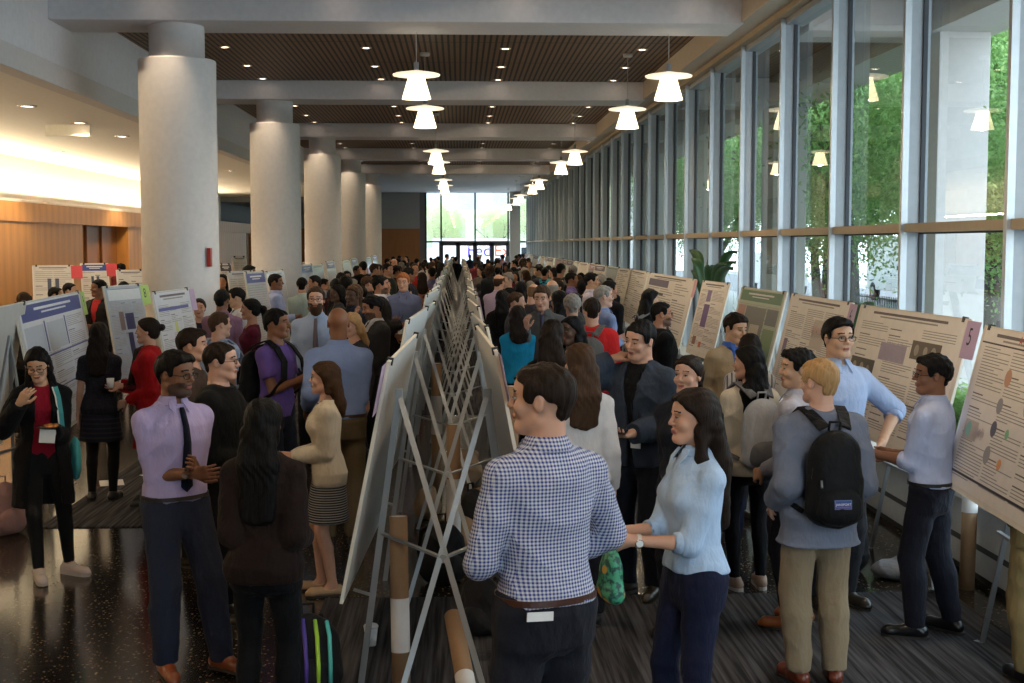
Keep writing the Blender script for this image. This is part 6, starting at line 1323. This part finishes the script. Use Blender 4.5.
P(372, 295, 13.9, -62, 'bearded man in a charcoal suit with one hand at his mouth', -72, q=1, sk='tan', hair=('curly', 'black'), top=('blazer', (.028, .028, .030)), inner=WHITE, bottom=('pants', CHAR), arms=('low', 'mouth'), beard='stubble', pitch=14, extras=('collar',))
P(381, 275, 17.9, 95, 'man in a dark suit and white collar facing the red haired man', 92, q=1, sk='tan', hair=('short', 'black'), top=('blazer', (.014, .013, .014)), inner=WHITE, bottom=('pants', BLACK), arms=('low', 'front'), extras=('collar',), beard='stubble')
P(356, 284, 16.8, 170, 'woman with wavy brown hair in a dark teal dress seen from behind', 175, sex='f', q=1, sk='light', hair=('long', 'brown'), top=('longsleeve', (.016, .045, .05)), bottom=('skirt', (.016, .045, .05)), extras=('tights',))
P(336, 278, 19.5, 195, 'person with short black hair in a dark maroon jacket by the third column, left one', 190, q=0, sk='brown', hair=('short', 'black'), top=('jacket', (.035, .008, .012)), bottom=('pants', BLACK))
P(346, 275.5, 19.2, 168, 'person with thick black hair in a black jacket by the third column, right one', 168, q=0, sk='brown', hair=('curly', 'black'), top=('jacket', BLACK), bottom=('pants', BLACK))
P(341, 272, 23.5, 180, 'person with black hair further back between the two in front of the third column', 180, q=0, sk='tan', hair=('short', 'black'), top=('jacket', (.02, .02, .025)), bottom=('pants', BLACK))
P(363, 261, 30, 205, 'man in a black suit reaching toward a shiny poster by the fourth column', 200, q=0, sk='light', hair=('short', 'black'), top=('blazer', BLACK), bottom=('pants', BLACK), arms=('reach', 'down'))
P(375, 263, 28, 150, 'young man with short brown hair right of the black suit', 120, q=0, sk='light', hair=('short', 'brown'), top=('jacket', (.02, .025, .04)), bottom=('pants', CHAR))
P(388, 263, 26.6, 60, 'man in a grey green jacket left of the bare headed man', 60, q=0, sk='light', hair=('short', 'darkbrown'), top=('jacket', (.05, .06, .05)), bottom=('pants', CHAR))
P(394, 258, 30, 5, 'bare headed man in a tan jacket facing the camera far down the left aisle', 10, q=0, sk='light', hair=('balding', 'brown'), top=('jacket', (.20, .15, .11)), bottom=('pants', CHAR))
P(422, 272, 25, 184, 'woman in a peach floral top seen from behind', 184, sex='f', q=0, sk='tan', hair=('midlong', 'darkbrown'), top=('blouse', cloth((.40, .17, .13), 'floral', (.14, .03, .03), 12)), bottom=('skirt', BLACK), extras=('tights',))
P(432, 267, 27.5, 180, 'man in a lavender blue shirt seen from behind near the centre row', 182, q=0, sk='tan', hair=('short', 'black'), top=('tucked', (.17, .16, .32)), bottom=('pants', CHAR))
P(441, 262, 33, 180, 'woman with black hair in a black coat beside the far centre boards', 180, sex='f', q=0, sk='light', hair=('long', 'black'), top=('coat', BLACK), bottom=('pants', BLACK))
P(409, 267, 23, 100, 'person with dark hair in navy between the red haired man and the floral top', 120, q=0, sk='brown', hair=('short', 'black'), top=('jacket', (.015, .02, .04)), bottom=('pants', BLACK))
P(415, 263, 31, 0, 'person in a bright red top beyond the red haired man', 10, q=0, sk='light', hair=('short', 'brown'), top=('sweater', (.35, .02, .02)), bottom=('pants', CHAR))
# by the oak wall, behind the left posters
P(24, 292, 15.5, 180, 'bald man whose head shows above the grey board back at the left edge', 180, q=1, sk='tan', hair=('buzz', 'brown'), top=('jacket', (.03, .03, .03)), bottom=('pants', CHAR))
P(56, 286.5, 19, 150, 'dark haired person behind the blue headed poster, left one', 100, q=0, sk='asian', hair=('short', 'black'), top=('jacket', (.03, .03, .05)), bottom=('pants', CHAR))
P(70, 282.5, 20.4, 60, 'dark haired person behind the blue headed poster, right one', 90, q=0, sk='asian', hair=('short', 'black'), top=('jacket', (.02, .02, .02)), bottom=('pants', CHAR))
P(98, 279, 18.6, -20, 'dark haired person in black and red seen in the gap between the left posters', -50, q=0, sk='brown', hair=('short', 'black'), top=('jacket', (.015, .012, .012)), inner=(.4, .03, .03), bottom=('pants', BLACK), arms=('front', 'raised'))
P(124, 281, 20, 180, 'dark haired person whose head shows above the silvery poster', 170, q=0, sk='tan', hair=('short', 'black'), top=('jacket', (.03, .03, .03)), bottom=('pants', CHAR))
P(222, 274, 22.5, 10, 'woman with dark hair just right of the nearest column', 0, sex='f', q=0, sk='tan', hair=('long', 'black'), top=('coat', BLACK), bottom=('pants', BLACK))
P(250, 265.5, 23.9, 60, 'person with black hair in a white coat before the second column', 80, q=0, sk='brown', hair=('curly', 'black'), top=('coat', (.42, .38, .30)), inner=BLACK, bottom=('pants', BLACK), arms=('raised', 'low'))
# the pineapple bag, the can and cups
def pine():
    w_ = Vector(g2.j['wrL'] + g2.j['fdL'] * .10 + v3(.03, 0, 0)); m, nt, b = new_mat('printed fabric'); L = nt.links.new; tc = N(nt, 'ShaderNodeTexCoord'); vo = N(nt, 'ShaderNodeTexVoronoi', i_Scale=11.0); L(tc.outputs['Object'], vo.inputs[0]); v2 = N(nt, 'ShaderNodeTexNoise', i_Scale=38.0); L(tc.outputs['Object'], v2.inputs[0])
    cr = N(nt, 'ShaderNodeValToRGB'); cr.color_ramp.elements[0].position = .42; cr.color_ramp.elements[0].color = rgba((.004, .06, .05)); cr.color_ramp.elements[1].position = .56; cr.color_ramp.elements[1].color = rgba((.05, .30, .16)); L(v2.outputs['Fac'], cr.inputs[0])
    mx = N(nt, 'ShaderNodeMix', data_type='RGBA'); L(mt(nt, 'LESS_THAN', vo.outputs['Distance'], .34), mx.inputs[0]); L(cr.outputs[0], mx.inputs[6]); mx.inputs[7].default_value = rgba((.55, .27, .03)); L(mx.outputs[2], b.inputs['Base Color'])
    r = like(r2, 'patterned_bag', 'small green bag printed with orange fruit hanging from the hands of the woman in blue', 'bag')
    def fn(F): F.ell((w_.x, w_.y, w_.z - .15), (.075, .045, .115), 0); F.cone((w_.x - .06, w_.y, w_.z - .22), (w_.x + .06, w_.y, w_.z - .23), .035, k=.05); F.ell((w_.x, w_.y, w_.z - .045), (.035, .02, .05), .03)
    sdf_obj('bag_body', m, fn, (w_.x - .15, w_.y - .15, w_.z - .3), (w_.x + .15, w_.y + .15, w_.z + .05), .008, r, .008)
pine()
cn = like(r4, 'drink_cup', 'clear plastic cup held by the man in the pale blue shirt at the window', 'cup'); cc = Vector(g4.j['wrL'] + g4.j['fdL'] * .10 + g4.j['pnL'] * .035); MB().lathe([(0, 0), (.028, 0), (.038, .11), (.040, .112), (.036, .11), (.026, .004)], 22, cc - Vector((0, 0, .04))).build('cup', plain((.45, .46, .47), .2), cn)
# ---- the crowd beyond: one of each kind built, then copied with its own clothes
cr_skin = [skin(k) for k in ('light', 'pale', 'tan', 'brown', 'asian', 'dark')]; cr_hair = [hairm(k) for k in ('black', 'black', 'darkbrown', 'brown', 'black', 'grey')]
tops = [(BLACK, 'black'), (BLACK, 'black'), ((.02, .025, .05), 'navy'), ((.04, .04, .045), 'charcoal'), ((.34, .38, .55), 'pale blue'), ((.5, .48, .5), 'white'), ((.2, .04, .05), 'dark red'), ((.12, .16, .3), 'blue'), ((.14, .12, .10), 'brown'), ((.3, .22, .35), 'lilac'), ((.08, .10, .08), 'dark green'), ((.02, .02, .022), 'black')]
protoP = []
for i, (sx, hr, tp, ar) in enumerate((('m', 'short', 'jacket', ('low', 'down')), ('m', 'short', 'shirt', ('low', 'front')), ('f', 'long', 'coat', ('down', 'low')), ('f', 'midlong', 'longsleeve', ('low', 'low')), ('m', 'crop', 'tucked', ('down', 'low')), ('m', 'curly', 'blazer', ('front', 'low')), ('f', 'ponytail', 'jacket', ('low', 'front')))):
    r = empty('person'); human(r, Rig(sex=sx, arms=ar, yaw=(-25, 20, 10, -15, 0, 30, -30)[i]), q=0, sk='light', hair=(hr, 'black'), top=(tp, (.1, .1, .1)), bottom=('pants', BLACK), seed=i + 90)
    r['proto'] = 1; protoP.append([r, 0])
placed = [(o.location.x, o.location.y) for o in sc.objects if o.parent is None and o.name.startswith('person') and 'proto' not in o]
rg = random.Random(21); cnt = 0; tries = 0
zones = [((-2.9, -.72), (19, 34), 17, 'left'), ((.55, 2.7), (20, 34), 22, 'right'), ((-2.9, -.72), (34, 52), 22, 'left'), ((.55, 2.7), (34, 52), 26, 'right'), ((-5.5, 3.2), (52, 70), 30, 'end'), ((-8.5, -4.6), (27, 50), 8, 'oak'), ((.6, 2.3), (14.5, 20), 5, 'rnear'), ((-2.3, -1.2), (14.5, 19), 3, 'lnear')]
for (xa, xb), (ya, yb), n, zn in zones:
    k = 0; tries = 0
    while k < n and tries < 900:
        tries += 1; x = rg.uniform(xa, xb); y = rg.uniform(ya, yb)
        if any((x - a) ** 2 + (y - b_) ** 2 < .62 ** 2 for a, b_ in placed) or (x < -2.7 and x > -4.4 and y < 52): continue
        placed.append((x, y)); k += 1; i = rg.randrange(7); r, used = protoP[i]; o = r if not used else copy_tree(r); protoP[i][1] = 1
        if 'proto' in o: del o['proto']
        o.location = (x, y, 0.009 if -1.1 < x < 3.1 and 17.5 < y < 60 else 0); s_ = rg.uniform(.93, 1.04) * (.95 if i in (2, 3, 6) else 1.0); o.scale = (s_,) * 3; o.rotation_euler = (0, 0, rg.choice((rg.uniform(2.2, 4.1), rg.uniform(2.2, 4.1), rg.uniform(-1.8, 1.8)))) 
        (c_, cname) = tops[rg.randrange(len(tops))]; hm_ = cr_hair[rg.randrange(6)]; sk_ = cr_skin[rg.randrange(6)]
        if zn in ('rnear', 'lnear'): c_, cname = tops[rg.choice((0, 2, 3))]
        for ch in o.children:
            sl = ch.material_slots; st = ch.name.split('.')[0]
            m_ = {'body': sk_, 'hair': hm_, 'trousers': cloth(rg.choice((BLACK, CHAR, NAVY)))}.get(st, cloth(c_))
            if st in ('sole', 'shoe'): continue
            sl[0].link = 'OBJECT'; sl[0].material = m_
            if st == 'body': sl[2].link = 'OBJECT'; sl[2].material = hm_
        where = {'left': 'far down the left aisle' if y > 34 else 'halfway down the left aisle', 'right': 'far down the right aisle' if y > 34 else 'halfway down the right aisle', 'end': 'at the end of the hall', 'oak': 'by the oak wall behind the columns', 'rnear': 'in the middle of the right aisle', 'lnear': 'in the middle of the left aisle'}[zn]
        g = ('woman' if i in (2, 3, 6) else 'man') + (' with long hair' if i in (2, 3) else ' with a ponytail' if i == 6 else '')
        lab = '%s in a %s top %s' % (g, cname, where); tag(o, lab, 'person', lab + '')
vs = sc.view_settings; vs.view_transform = 'Standard'; vs.look = 'None'; vs.exposure = EXPO; vs.gamma = 1; vs.use_curve_mapping = False
c = sc.cycles; c.use_denoising = True; c.max_bounces = 7; c.diffuse_bounces = 4; c.glossy_bounces = 3; c.transmission_bounces = 4; c.transparent_max_bounces = 12; c.sample_clamp_indirect = 4; c.caustics_reflective = False; c.caustics_refractive = False
bpy.context.view_layer.update()
